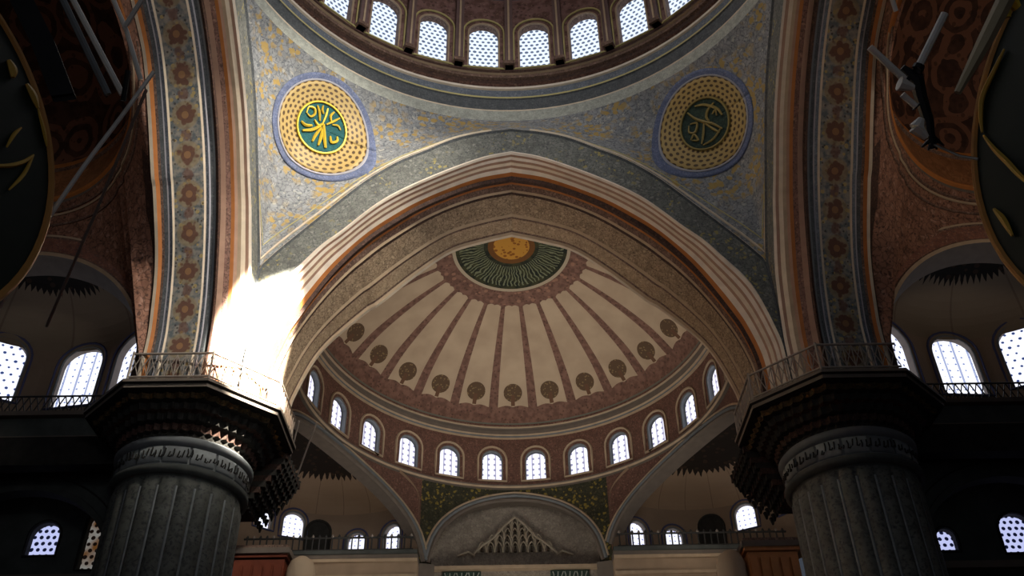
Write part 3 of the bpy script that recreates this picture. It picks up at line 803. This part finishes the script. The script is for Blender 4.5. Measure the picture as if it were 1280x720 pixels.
for s, sd in ((1, 'right'), (-1, 'left')):
    W_ = [(-28, .43, 19.15, 20.05, p_ex, f'small bright window in the {sd} exedra nearest the central arch'),
          (-8, .40, 19.0, 19.95, p_ex, f'small bright window in the {sd} exedra, second from the central arch'),
          (12, .42, 19.3, 20.35, 'dark', f'dark unlit window in the middle of the {sd} exedra'),
          (30 if s > 0 else 25, .48, 19.95, 20.75, p_ex, f'bright window in the {sd} exedra nearest the great pier'),
          (54 if s > 0 else 41, .36, 20.1, 20.75, p_ex, f'small window at the outer end of the {sd} exedra beside the great pier')]
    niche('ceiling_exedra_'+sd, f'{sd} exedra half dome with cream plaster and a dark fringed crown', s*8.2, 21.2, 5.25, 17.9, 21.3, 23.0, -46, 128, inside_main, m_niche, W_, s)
    # gallery ledge with railing
    mb = MB(); mb.box((s*8.3, 24.9, 18.2), (8.0, 2.2, .28), m_mold); mb.box((s*8.3, 23.78, 18.3), (8.0, .2, .16), m_dgrey); mb.box((s*8.3, 23.9, 18.0), (8.0, .12, .16), m_tan)
    tag(mb.build('trim_gallery_ledge_'+sd), f'gallery ledge below the {sd} exedra windows', 'ledge', kind='structure')
    mb = MB(); mb.box((s*8.3, 24.3, 9.0), (8.0, .6, 18.0), m_block); mb.box((s*8.3, 23.97, 17.3), (8.0, .1, .14), m_tan)
    tag(mb.build('wall_lower_front_'+sd), f'pale stone wall under the {sd} gallery ledge', 'wall', kind='structure')
    root = empty('gallery_railing', (s*6.6, 23.8, 18.35)); tag(root, f'low dark railing on the ledge of the {sd} exedra', 'railing', 'exedra railings')
    mb = MB(); mb.tube([(s*4.5, 23.8, 19.0), (s*12, 23.8, 19.0)], .045, m_drail); mb.tube([(s*4.5, 23.8, 18.45), (s*12, 23.8, 18.45)], .03, m_drail); place_parent(mb.build('rail'), root)
    mb = MB()
    for i in range(26):
        x = s*(4.6+i*.29); mb.tube([(x, 23.8, 18.4), (x, 23.8, 18.98)], .035, m_drail, 5)
        mb.tube([(x, 23.8, 18.98), (x, 23.8, 19.06), (x, 23.8, 19.16)], [.03, .07, .02], m_rail if i % 3 == 0 else m_drail, 5)
    place_parent(mb.build('balusters'), root)
    # buttress pier rising beside the great pier
    root = empty('buttress_pier', (s*9.9, 20.8, 0)); tag(root, ('orange-lit square buttress with a stepped cornice beside the right great pier' if s > 0 else 'red-brown square buttress with a stepped cornice beside the left great pier'), 'buttress')
    bm_ = plain('orange_lit_stone', 'c08555', .8) if s > 0 else m_redw  # orange light on the right buttress is put into its stone colour
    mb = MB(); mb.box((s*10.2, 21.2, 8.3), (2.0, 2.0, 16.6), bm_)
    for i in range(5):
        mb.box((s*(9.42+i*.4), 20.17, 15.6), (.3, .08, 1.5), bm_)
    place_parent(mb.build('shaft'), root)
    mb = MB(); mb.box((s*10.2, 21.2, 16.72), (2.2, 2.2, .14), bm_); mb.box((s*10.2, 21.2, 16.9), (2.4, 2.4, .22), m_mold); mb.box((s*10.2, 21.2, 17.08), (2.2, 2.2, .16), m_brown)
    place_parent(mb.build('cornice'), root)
    mb = MB(); mb.lathe((s*8.6, 20.7, 0), [(.62, 0), (.6, 15.8), (.58, 16.3), (.45, 16.65), (.2, 16.85), (0, 16.9)], m_plaster, 28); col_ = mb.build('engaged_column', smooth=True); place_parent(col_, root); col_['label'] = 'pale rounded engaged column'
    mb = MB(); mb.lathe((s*8.6, 20.7, 15.3), [(.64, 0), (.7, .06), (.7, .14), (.63, .2)], m_mold, 28); place_parent(mb.build('column_collar', smooth=True), root)

# ------------------------------------------------------------------ side semidomes
m_spir = spiral_paint(); m_or = arab('orange_drum_band', '94633f', '7a5030', 'a5744c', None, 1.2)
m_sp = arab('rust_lattice_pendentive', '8a6350', '3d2a24', 'a88270', None, 1.7)
m_rustb = arab('rust_banded_arch', '8a5e4c', '5f4a48', 'a27a66', None, 3.2)
for s, sd in ((1, 'right'), (-1, 'left')):
    cx, rx, ry, zr = 17.2, 5.8, 8.6, 25.3
    mb = MB()
    # pendentive strip: ring -> arch plane y=8.6 and great-arch back edge x=12
    def harch(x): 
        k = (x-16.3)/4.45; return 18.0+4.7*sqrt(max(0, 1-k*k))
    tgt = []
    for i in range(25): x = 17.2-(17.2-SIDE_D)*i/24; tgt.append(Vector((s*x, 8.6, harch(x)+.35)))
    tgt += [Vector((s*(SIDE_D+.02), p[0], p[1]+.05)) for p in resample(list(reversed(Bc)), 24)[1:]]
    rows = []
    for i, t in enumerate(tgt):
        a = radians(90*i/(len(tgt)-1)); P0 = Vector((s*(cx-rx*sin(a)), ry*cos(a), zr))
        rows.append([P0, P0+Vector((0, 0, -.12)), P0+Vector((0, 0, -.3))*1]+[ (P0+Vector((0, 0, -.3))).lerp(t, j/8) for j in range(1, 9)])
    mb.grid(rows, [m_orange, m_mold]+[m_sp]*8)
    for fr_, m_ in ((.35, m_brown), (.5, m_tan), (.95, m_brown)):
        mb.tube([P[2].lerp(P[-1], min(.8, fr_/max(.3, (P[-1]-P[2]).length)))-Vector((0, .03, .03)) for P in rows[2:-4]], .045, m_, 5)
    # raised ring
    mb.tube([P[0]+Vector((s*-.05, -.03, -.05)) for P in rows], .11, m_orange, 8)
    tag(mb.build('wall_side_pendentive_'+sd), f'rust patterned pendentive of the {sd} semidome beyond the great arch', 'pendentive', kind='structure')
    # drum and dome
    prof = [(1., 25.3), (1., 26.7), (.985, 26.75), (.985, 26.95), (.99, 27.0), (.93, 28.4), (.8, 29.8), (.6, 30.9), (.35, 31.6), (.1, 31.9), (.001, 31.92)]
    rows = []
    for i in range(61):
        a = radians(-110+220*i/60)
        rows.append([(s*(cx-rx*r*cos(a)), ry*r*sin(a), z) for r, z in prof])
    rows2 = []
    for i in range(41):
        a = radians(110+140*i/40); rows2.append([(s*(cx-rx*r*cos(a)), ry*r*sin(a), z) for r, z in prof])
    mb = MB()
    # only the half beyond the great arch is built
    for rr in (rows, rows2): mb.grid(rr, [m_or, m_brown, m_orange, m_dbrown]+[m_spir]*6)
    keep = [i for i, f in enumerate(mb.f) if all(abs(mb.v[q][0]) > SIDE_D+.1 for q in f)]
    uvn = []; k = 0; offs = []
    for f in mb.f: offs.append(k); k += len(f)
    mb.uv = [u for i in keep for u in mb.uv[offs[i]:offs[i]+len(mb.f[i])]]; mb.f = [mb.f[i] for i in keep]; mb.m = [mb.m[i] for i in keep]
    tag(mb.build('ceiling_side_semidome_'+sd), f'dark {sd} semidome with rust swirling medallions above an orange band', 'semidome', kind='structure')
    # exedra arch wall plane y = 8.6
    mb = MB()
    xs = [SIDE_D+(20.7-SIDE_D)*i/40 for i in range(41)]
    for a, b in zip(xs, xs[1:]):
        mb.face([(s*a, 8.6, harch(a)), (s*b, 8.6, harch(b)), (s*b, 8.6, 25.3), (s*a, 8.6, 25.3)], m_sp)
        mb.face([(s*a, 8.6, harch(a)), (s*b, 8.6, harch(b)), (s*b, 9.5, harch(b)-.1), (s*a, 9.5, harch(a)-.1)], m_mold)
    mb.face([(s*20.7, 8.6, 0), (s*24, 8.6, 0), (s*24, 8.6, 28), (s*20.7, 8.6, 28)], m_sp)
    tag(mb.build('wall_side_exedra_'+sd), f'rust patterned wall over the {sd} side exedra arch', 'wall', kind='structure')
    mb = MB()
    rows = []
    for i in range(49):
        t = pi-pi*i/48; P = lambda g, d: (s*(16.3+(4.45+g)*cos(t)), 8.6-d, 18.0+(4.7+g)*sin(t))
        rows.append([P(0, 0), P(0, .1), P(.12, .14), P(.18, .1), P(.75, .1), P(.8, .14), P(.88, .14), P(.9, 0)])
    mb.grid(rows, [m_mold, m_tan, m_brown, m_rustb, m_brown, m_tan, m_brown])
    tag(mb.build('trim_side_archivolt_'+sd), f'wide rust coloured band around the {sd} side exedra arch', 'arch moulding', kind='structure')
    W_ = [(-39, .66, 18.95, 20.9, p_side, f'narrow lattice window of the {sd} side exedra half hidden beside the great pier'),
          (-4 if s > 0 else -9, .76, 19.15, 20.95, p_sidev if s > 0 else p_sidev, f'tall arched window in the middle of the {sd} side exedra'),
          (30, .74, 19.3, 21.1, p_side, f'tall arched window of the {sd} side exedra at the edge of the photo')]
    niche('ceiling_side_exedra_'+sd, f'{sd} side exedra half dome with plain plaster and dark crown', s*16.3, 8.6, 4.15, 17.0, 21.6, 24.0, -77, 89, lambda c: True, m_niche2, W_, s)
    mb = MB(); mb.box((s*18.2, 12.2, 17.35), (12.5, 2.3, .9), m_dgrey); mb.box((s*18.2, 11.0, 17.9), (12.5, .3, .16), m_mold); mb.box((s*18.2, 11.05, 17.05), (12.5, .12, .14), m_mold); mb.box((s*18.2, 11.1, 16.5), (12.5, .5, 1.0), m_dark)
    tag(mb.build('trim_side_ledge_'+sd), f'dark gallery ledge under the {sd} side exedra windows', 'ledge', kind='structure')
    root = empty('gallery_railing', (s*16, 11.05, 17.98)); tag(root, f'dark lattice railing in front of the {sd} side exedra windows', 'railing', 'side gallery railings')
    mb = MB(); mb.tube([(s*12.4, 11.05, 18.65), (s*21, 11.05, 18.65)], .035, m_drail); mb.tube([(s*12.4, 11.05, 18.05), (s*21, 11.05, 18.05)], .03, m_drail); place_parent(mb.build('rail'), root)
    mb = MB()
    for i in range(36):
        x = 12.4+i*.24
        mb.tube([(s*x, 11.05, 18.0), (s*(x+.24), 11.05, 18.65)], .022, m_drail, 4); mb.tube([(s*(x+.24), 11.05, 18.0), (s*x, 11.05, 18.65)], .022, m_drail, 4)
    place_parent(mb.build('lattice'), root)
    # dark lower wall with windows and arches
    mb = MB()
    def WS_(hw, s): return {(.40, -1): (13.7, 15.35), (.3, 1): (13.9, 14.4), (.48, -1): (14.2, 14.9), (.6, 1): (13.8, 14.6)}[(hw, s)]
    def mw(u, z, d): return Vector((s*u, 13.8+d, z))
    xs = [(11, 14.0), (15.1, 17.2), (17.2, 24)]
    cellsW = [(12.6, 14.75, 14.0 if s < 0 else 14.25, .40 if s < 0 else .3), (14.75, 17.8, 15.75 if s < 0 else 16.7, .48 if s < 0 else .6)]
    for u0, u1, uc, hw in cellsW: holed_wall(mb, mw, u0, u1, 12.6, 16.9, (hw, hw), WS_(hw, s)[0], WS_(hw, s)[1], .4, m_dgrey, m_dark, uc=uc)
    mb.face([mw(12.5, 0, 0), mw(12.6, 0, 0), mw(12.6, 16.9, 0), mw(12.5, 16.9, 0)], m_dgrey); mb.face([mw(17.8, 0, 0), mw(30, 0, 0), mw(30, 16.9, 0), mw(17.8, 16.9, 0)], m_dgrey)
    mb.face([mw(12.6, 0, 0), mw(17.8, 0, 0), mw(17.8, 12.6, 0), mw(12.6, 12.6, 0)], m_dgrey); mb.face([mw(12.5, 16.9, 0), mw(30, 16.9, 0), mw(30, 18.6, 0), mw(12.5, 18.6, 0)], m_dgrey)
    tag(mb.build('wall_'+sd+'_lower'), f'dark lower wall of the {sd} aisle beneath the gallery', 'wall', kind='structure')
    for (u0, u1, uc, hw), pm, lab in zip(cellsW, ((p_stain if s < 0 else p_low), p_low), ((f"tall warm stained lattice window in the dark {sd} lower wall beside the great pier" if s < 0 else 'small dim lattice window in the dark right lower wall beside the great pier'), f'small bright blue lattice window in the dark {sd} lower wall')):
        window(lab, mw, uc, hw, hw, *WS_(hw, s), .25, pm, [(.06, .05, -.02, m_dark, 'frame')])
    # lower arcade arch in front of that wall
    mb = MB(); pts = []
    rows = []
    for i in range(33):
        t = pi-pi*i/32
        P = lambda g, d: (s*(16.0+(3.2+g)*cos(t)), 12.2+d, 12.9+(2.9+g)*sin(t))
        rows.append([P(0, .5), P(0, 0), P(.18, -.05), P(.2, 0), P(.5, 0), P(.55, -.05), P(.65, 0)])
    mb.grid(rows, [m_dark, m_dgrey, m_dark, m_dgrey, m_dark, m_dgrey])
    for a, b in zip(rows, rows[1:]): mb.face([a[-1], b[-1], (b[-1][0], b[-1][1], 17.2), (a[-1][0], a[-1][1], 17.2)], m_dgrey)
    mb.box((s*17.5, 12.2, 12.75), (11, .5, .22), m_mold); mb.box((s*17.5, 12.25, 12.4), (11, .4, .4), m_dark)
    tag(mb.build('trim_side_arcade_'+sd), f'dark lower arcade arch and ledge of the {sd} aisle', 'arch', kind='structure')
    mb = MB(); mb.face([(s*26, -12, 0), (s*26, 14, 0), (s*26, 14, 32), (s*26, -12, 32)], m_dgrey)
    tag(mb.build('wall_'+sd), f'dark outer wall of the {sd} aisle', 'wall', kind='structure')

# ------------------------------------------------------------------ great piers
def shaft_mat():
    def f():
        _, v = coords(False)
        c = mix(noise(v, 2.5, 4.).step(.3, .7), srgb('545650'), srgb('6c6e68'))
        c = mix(voro(distort(v, 4., .3), 7.).step(.33, .2)*.7, c, srgb('3a3d40'))
        return mix(noise(v, 9., 2.).step(.5, .65)*.5, c, srgb('26292c'))
    return mat('fluted_pier_marble', f, .6)
m_sh = shaft_mat(); m_insc = plain('pale_inscription_stone', '8b9090', .7, var=.2, sc=5.)
def great_pier(cx, cy, label, sgn):
    root = empty('great_pier', (cx, cy, 0)); tag(root, label, 'pier', 'round fluted piers')
    # fluted shaft
    NF = 22; n = NF*8; rows = []
    zz = [0, 14.25, 14.5, 14.6]
    for i in range(n+1):
        a = 2*pi*i/n; k = abs(cos(NF*a/2)); f_ = .13*k**.6
        rr = [1.8+f_, 1.8+f_, 1.86, 1.92]
        rows.append([(cx+r*cos(a), cy+r*sin(a), z) for r, z in zip(rr, zz)])
    mb = MB(); mb.grid(rows, [m_sh, m_sh, m_dgrey]); 
    for i in range(NF):
        a = 2*pi*(i+.5)/NF; mb.tube([(cx+1.83*cos(a), cy+1.83*sin(a), 0), (cx+1.83*cos(a), cy+1.83*sin(a), 14.2)], .045, m_insc, 5)
    place_parent(mb.build('fluted_shaft', smooth=True), root)
    mb = MB(); mb.lathe((cx, cy, 0), [(1.92, 14.55), (2.06, 14.62), (2.06, 14.78), (1.95, 14.85)], m_dgrey, 64); place_parent(mb.build('lower_moulding', smooth=True), root)
    mb = MB(); mb.lathe((cx, cy, 0), [(1.95, 14.82), (1.95, 15.45)], m_greyst, 64)
    for i in range(16):
        a0, a1 = 2*pi*i/16+.02, 2*pi*(i+1)/16-.02
        mb.lathe((cx, cy, 0), [(1.95, 14.88), (2.0, 14.9), (2.0, 15.38), (1.95, 15.4)], m_insc if i % 3 else m_greyst, 6, a0=a0, a1=a1)
    place_parent(mb.build('inscription_band', smooth=True), root)
    mb = MB(); rnd = random.Random(3)
    for i in range(96):
        a = 2*pi*(i+.5)/96; z = 15.02+.08*rnd.random(); h = .1+.16*rnd.random()
        p = lambda da, zz_: (cx+2.02*cos(a+da), cy+2.02*sin(a+da), zz_)
        mb.tube([p(-.01, z), p(0, z+h*.5), p(.012*(rnd.random()-.5)*2, z+h)], .022, m_dark, 4)
        if i % 2: mb.tube([p(-.02, z), p(.02, z-.02), p(.035, z+.04)], .02, m_dark, 4)
    place_parent(mb.build('carved_lettering'), root)
    mb = MB(); mb.lathe((cx, cy, 0), [(1.95, 15.42), (2.08, 15.48), (2.1, 15.62), (2.0, 15.72)], m_greyst, 64); place_parent(mb.build('upper_moulding', smooth=True), root)
    # muqarnas capital: round -> octagon in scalloped tiers
    def octr(a, ap):    # polar radius of octagon with apothem ap
        k = ((a+pi/8) % (pi/4))-pi/8; return ap/cos(k)
    tiers = [(0, 15.7), (.0, 15.85), (.12, 15.9), (.16, 16.1), (.34, 16.14), (.40, 16.34), (.58, 16.38), (.64, 16.56), (.84, 16.6), (.9, 16.76), (1., 16.78)]
    n = 192; rows = []
    for i in range(n+1):
        a = 2*pi*i/n; row = []
        for k, (t, z) in enumerate(tiers):
            r = 2.0*(1-t)+octr(a, 2.86)*t
            r -= .09*abs(sin(24*a+(k//2 % 2)*pi/2))*(1 if 0 < k < 10 else 0)
            row.append((cx+r*cos(a), cy+r*sin(a), z))
        rows.append(row)
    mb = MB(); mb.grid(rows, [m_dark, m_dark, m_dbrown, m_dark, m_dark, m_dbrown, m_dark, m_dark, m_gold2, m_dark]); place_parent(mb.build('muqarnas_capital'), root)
    # stepped corbel towards the apse, under the springing of its arches
    if cy > 0:
        mb = MB(); sg = 1 if cx > 0 else -1
        N_ = 9
        for k in range(N_):
            x0 = 7.5+1.25*(k/N_)**1.3; z = 16.68-.2*k; mb.box((sg*(x0+11.4)/2, 12.9-.06*k, z), (11.4-x0, 2.3-.12*k, .2), m_dark if k % 2 else m_dbrown)
            for q in range(7): mb.tube([(sg*(x0+.02), 12.0+q*.3, z+.08), (sg*(x0+.02), 12.0+q*.3, z-.16)], [.1, .03], m_dark, 6)
        mb.box((sg*10.9, 13.4, 7.45), (2.4, .5, 14.9), m_dark)
        place_parent(mb.build('springing_corbel'), root)
    # platform slab
    rows = []
    pr = [(2.86, 16.78), (2.98, 16.8), (2.98, 16.92), (3.06, 16.96), (3.06, 17.06), (2.9, 17.08), (.5, 17.08)]
    for i in range(9):
        a = pi/8+i*pi/4; rows.append([(cx+r/cos(pi/8)*cos(a), cy+r/cos(pi/8)*sin(a), z) for r, z in pr])
    mb = MB(); mb.grid(rows, [m_dark, m_mold, m_dark, m_mold, m_mold, m_mold]); place_parent(mb.build('platform_cornice'), root)
    return root
m_gold2 = arab('dull_gilded_tier', '4a3a20', '241c12', '6a4a24', '8a5a24', 3., .3)
def pier_railing(cx, cy, label, lx):
    root = empty('platform_railing', (cx, cy, 17.08)); tag(root, label, 'railing', 'iron railings on the pier platforms')
    R_ = 2.92/cos(pi/8); C8 = [Vector((cx+R_*cos(pi/8+i*pi/4), cy+R_*sin(pi/8+i*pi/4), 0)) for i in range(8)]
    for i in range(8):
        a, b = C8[i], C8[(i+1) % 8]; mid = (a+b)/2
        # keep the sides that project into the nave
        if mid.y > cy+1.5 or (mid.x-cx)*(1 if cx > 0 else -1) > 2.0: continue
        mb = MB(); mb.tube([a+Vector((0, 0, 18.02)), b+Vector((0, 0, 18.02))], .04, m_rail); mb.tube([a+Vector((0, 0, 17.2)), b+Vector((0, 0, 17.2))], .035, m_rail)
        place_parent(mb.build('handrail'), root)
        mb = MB(); N = 9
        for k in range(N):
            p, q = a.lerp(b, k/N), a.lerp(b, (k+1)/N); m_ = (p+q)/2
            mb.tube([p+Vector((0, 0, 17.2)), p+Vector((0, 0, 18.0))], .018, m_rail, 4)
            mb.tube([p+Vector((0, 0, 17.25)), m_+Vector((0, 0, 17.62)), p+Vector((0, 0, 17.98))], .015, m_rail, 4)
            mb.tube([q+Vector((0, 0, 17.25)), m_+Vector((0, 0, 17.62)), q+Vector((0, 0, 17.98))], .015, m_rail, 4)
        place_parent(mb.build('lattice_panel'), root)
        mb = MB(); mb.tube([a+Vector((0, 0, 17.1)), a+Vector((0, 0, 18.1))], .04, m_rail); place_parent(mb.build('post'), root)
for sx, sy, lab in ((1, 1, 'fluted round great pier with dark muqarnas capital, front right'), (-1, 1, 'fluted round great pier with a lit inscription band, front left'),
                    (1, -1, 'fluted round great pier near the viewer, behind the right hanging disc'), (-1, -1, 'fluted round great pier near the viewer, behind the left hanging disc')):
    great_pier(sx*10.35, sy*10.6, lab, sx)
    if sy > 0: pier_railing(sx*10.35, sy*10.6, f"pale iron lattice railing around the platform of the {'right' if sx>0 else 'left'} front pier", sx)
# corner masonry behind the great arches, above the platforms
for sx in (-1, 1):
    for sy in (-1, 1):
        mb = MB()
        mb.box((sx*10.35, sy*10.6, 20.5), (3.2, 2.7, 6.8), m_dbrown)
        tag(mb.build('wall_corner_'+('right' if sx > 0 else 'left')+('_front' if sy > 0 else '_back')), f"masonry core of the corner above the {'right' if sx>0 else 'left'} {'front' if sy>0 else 'back'} pier", 'wall', kind='structure')
# ------------------------------------------------------------------ big calligraphy discs on the near piers
def big_disc(c, r, yaw, label, sgn, strokes):
    c = Vector(c); n = Vector((-sgn*cos(yaw), -sin(yaw), 0)); t = Vector((sgn*sin(yaw)*-1, cos(yaw), 0)); up = Vector((0, 0, 1))
    if t.dot(Vector((0, 1, 0))) < 0: t = -t
    root = empty('calligraphy_disc', c); tag(root, label, 'disc', 'great calligraphy discs on the near piers')
    def ringpts(rad, off, n_=72): return [c+n*off+t*rad*cos(2*pi*i/n_)+up*rad*sin(2*pi*i/n_) for i in range(n_)]
    mb = MB(); F_ = ringpts(r, .06); B_ = ringpts(r, -.06)
    mb.face(F_, m_disc); mb.face(B_[::-1], m_disc)
    for i in range(72): j = (i+1) % 72; mb.face([F_[i], B_[i], B_[j], F_[j]], m_disc)
    place_parent(mb.build('board'), root)
    mb = MB(); mb.tube(ringpts(r*1.0, .04), .065, m_rim, 8, closed=True); place_parent(mb.build('gilded_rim'), root)
    mb = MB()
    for w, pts in strokes:
        P = catmull([(a, b, 0) for a, b in pts], 6) if len(pts) > 2 else [Vector((*pts[0], 0)), Vector((*pts[1], 0))]
        mb.tube([c+n*.09+t*(p[0]*r)+up*(p[1]*r) for p in P], [w*(.35+.65*sin(pi*(i+.5)/len(P))) for i in range(len(P))], m_rimg, 5)
    place_parent(mb.build('gold_lettering'), root)
    # iron brackets to the pier
    pc = Vector((sgn*10.35, -10.6, 0))
    for dz in (-1.2, 1.2):
        for dt in (-.6, .6):
            a = c-n*.06+t*dt+up*dz; d = Vector((pc.x-a.x, pc.y-a.y, 0)); L_ = d.length-1.8; mb = MB(); mb.tube([a, a+d.normalized()*L_], .04, m_iron, 5); place_parent(mb.build('bracket'), root)
m_rimg = plain('old_gold_lettering', 'c8a040', .5, 0.)
SL = [(.07, [(.45, .76), (.49, .73), (.51, .69)]), (.06, [(.59, .73), (.65, .70), (.70, .66)]), (.03, [(.70, .66), (.78, .57), (.83, .5)]), (.035, [(.78, .39), (.74, .3), (.66, .2), (.5, .06)]),
      (.03, [(.66, .47), (.64, .40), (.63, .3)]), (.03, [(.78, .39), (.77, .24), (.73, .1)]), (.05, [(.0, .2), (.2, .32), (.35, .1), (.1, -.05)]), (.05, [(.3, -.6), (.55, -.4), (.66, -.15)]), (.05, [(-.6, .3), (-.2, .6), (.2, .5)]), (.05, [(-.6, -.3), (-.3, -.6), (.1, -.7)])]
SR = [(.045, [(.56, .73), (.65, .68), (.75, .62), (.80, .54), (.83, .45)]), (.045, [(.83, .43), (.81, .32), (.78, .21), (.75, .09), (.7, -.05)]), (.05, [(.93, .06), (.91, -.02), (.90, -.12)]),
      (.05, [(.5, .5), (.4, .2), (.5, -.1), (.6, -.3)]), (.05, [(-.3, .5), (.0, .2), (.2, -.1)]), (.05, [(-.5, -.2), (-.1, -.1), (.2, -.4)]), (.05, [(.1, .3), (.3, .12), (.36, -.1)])]
big_disc((-8.1, -8.56, 10.9), 2.92, radians(20), 'great dark green calligraphy disc with gilded rim at the left edge', -1, SL)
big_disc((8.22, -8.8, 11.0), 3.36, radians(20), 'great dark green calligraphy disc with gilded rim at the right edge', 1, SR)

# ------------------------------------------------------------------ rods, cables and lamp bracket
def at(x, y, D): return Vector((-.2, -16.51, 1.6))+(_F+_R2*((x-640)/1199.8)+_U2*((360-y)/1199.8))*D
def rod(name, label, cat, pts, r, m, group=None, sag=0.):
    mb = MB(); P = [Vector(p) for p in pts]; mb.tube(P, r, m, 7); o = mb.build(name); tag(o, label, cat, group); return o
rod('iron_cable', 'pale slack cable running down past the left disc rim from a bright tip', 'cable', catmull([at(192, 90, 16), at(150, 148, 15.6), at(100, 215, 15), at(45, 298, 14.4), at(-10, 400, 14)], 6), .035, m_steel, None)
rod('iron_cable', 'thin dark cable hanging from the tie rods towards the left windows', 'cable', [at(183, 112, 16), at(122, 260, 17), at(58, 408, 18)], .028, m_rail)
rod('tie_rod', 'thick grey double tie rod slanting down from the top left edge', 'rod', [at(72, -14, 15), at(135, 118, 15)], .055, m_greyst)
rod('tie_rod', 'pale tie rod lying just right of the thick grey one at top left', 'rod', [at(84, -14, 15.3), at(153, 118, 15.3)], .05, m_steel)
rod('tie_rod', 'thin tie rod crossing behind the bright cable tip at top left', 'rod', [at(136, -14, 15.6), at(158, 38, 15.6), at(176, 100, 15.6)], .04, m_steel)
rod('tie_rod', 'short pale rod joining the thin tie rod near the top edge', 'rod', [at(186, -14, 15.4), at(157, 32, 15.5)], .04, m_steel)
rod('tie_rod', 'short dark rod hanging where the left tie rods meet', 'rod', [at(160, 88, 15.2), at(154, 126, 15.2)], .045, m_iron)
# broad dark strap above the left disc
mb = MB()
P = [at(20, -14, 14), at(52, 50, 14), at(78, 118, 14)]
for a, b in zip(P, P[1:]):
    w = Vector((.16, 0, .03)); d = Vector((0, .12, 0)); mb.face([a-w, b-w, b+w, a+w], m_iron); mb.face([a-w+d, a+w+d, b+w+d, b-w+d], m_iron); mb.face([a-w, a-w+d, b-w+d, b-w], m_iron); mb.face([a+w, b+w, b+w+d, a+w+d], m_iron)
tag(mb.build('iron_strap'), 'broad dark iron strap descending just above the left disc', 'strap')
# right: floodlight bracket
root = empty('floodlight_bracket', at(1150, 110, 15)); tag(root, 'dark iron floodlight bracket with pale tube lamps left of the right disc', 'light')
mb = MB()
mb.tube([at(1128, 84, 15), at(1146, 100, 15), at(1151, 122, 15), at(1160, 150, 15), at(1166, 186, 15)], [.05, .12, .1, .09, .05], m_iron, 8)
mb.tube([at(1146, 84, 15), at(1150, 110, 15)], .07, m_iron, 8)
for dx, dy in ((-14, 12), (-6, 16), (5, 15), (14, 10)): mb.tube([at(1166, 172, 15), at(1166+dx, 172+dy, 15)], [.05, .015], m_iron, 6)
mb.tube([at(1166, 180, 15), at(1200, 195, 13.5), at(1224, 199, 12.5)], .02, m_iron, 6)
place_parent(mb.build('bracket_arm'), root)
for nm, a, b, r in (('tube_lamp', (1087, 59), (1134, 102), .055), ('tube_lamp', (1181, 17), (1147, 86), .06), ('tube_lamp', (1128, 118), (1146, 134), .05)):
    mb = MB(); mb.tube([at(*a, 14.9), at(*b, 14.9)], r, m_steel, 8); mb.tube([at(b[0]*.93+a[0]*.07, b[1]*.93+a[1]*.07, 14.9), at(*b, 14.9)], r*1.5, m_iron, 8); place_parent(mb.build(nm), root)
for a, b in (((1124, 104), (1142, 110)), ((1144, 158), (1158, 172)), ((1146, 160), (1152, 148))):
    mb = MB(); mb.tube([at(*a, 14.8), at(*b, 14.8)], [.12, .05], m_steel, 8); place_parent(mb.build('lamp_head'), root)
rod('steel_strut', 'broad pale strut slanting down to the rim of the right disc', 'strut', [at(1268, -22, 10.5), at(1232, 50, 10.5), at(1197, 116, 10.5)], [.10, .085, .04], plain('tarnished_metal', '8a7f66', .5, .5))
mb = MB(); root = empty('gilt_finial', at(1258, 5, 11)); tag(root, 'bright gilt finial above the right disc at the top edge', 'finial')
mb.tube([at(1246, 12, 11), at(1252, 2, 11), at(1262, 0, 11), at(1272, 10, 11)], [.03, .09, .11, .05], m_goldl, 8); place_parent(mb.build('scroll'), root)
mb = MB(); mb.tube([at(1258, 22, 11), at(1256, 0, 11), at(1260, -14, 11)], [.05, .07, .1], m_goldl, 8); place_parent(mb.build('stem'), root)
rod('tie_rod', 'short pale rod at the top edge beside the right great arch', 'rod', [at(1112, -10, 16), at(1120, 14, 16)], .04, m_steel)

# thin ropes hanging from the left platform's corner towards the apse
rod('hanging_rope', 'pale thin rope hanging below the sunlit corner of the left platform, nearer the pier', 'rope', [at(374, 526, 33.5), at(364, 565, 33.6), at(354, 606, 33.8)], .03, m_rail, 'ropes beside the left platform')
rod('hanging_rope', 'pale thin rope hanging below the sunlit corner of the left platform, farther from the pier', 'rope', [at(396, 528, 34.0), at(384, 560, 34.1), at(371, 596, 34.2)], .03, m_rail, 'ropes beside the left platform')
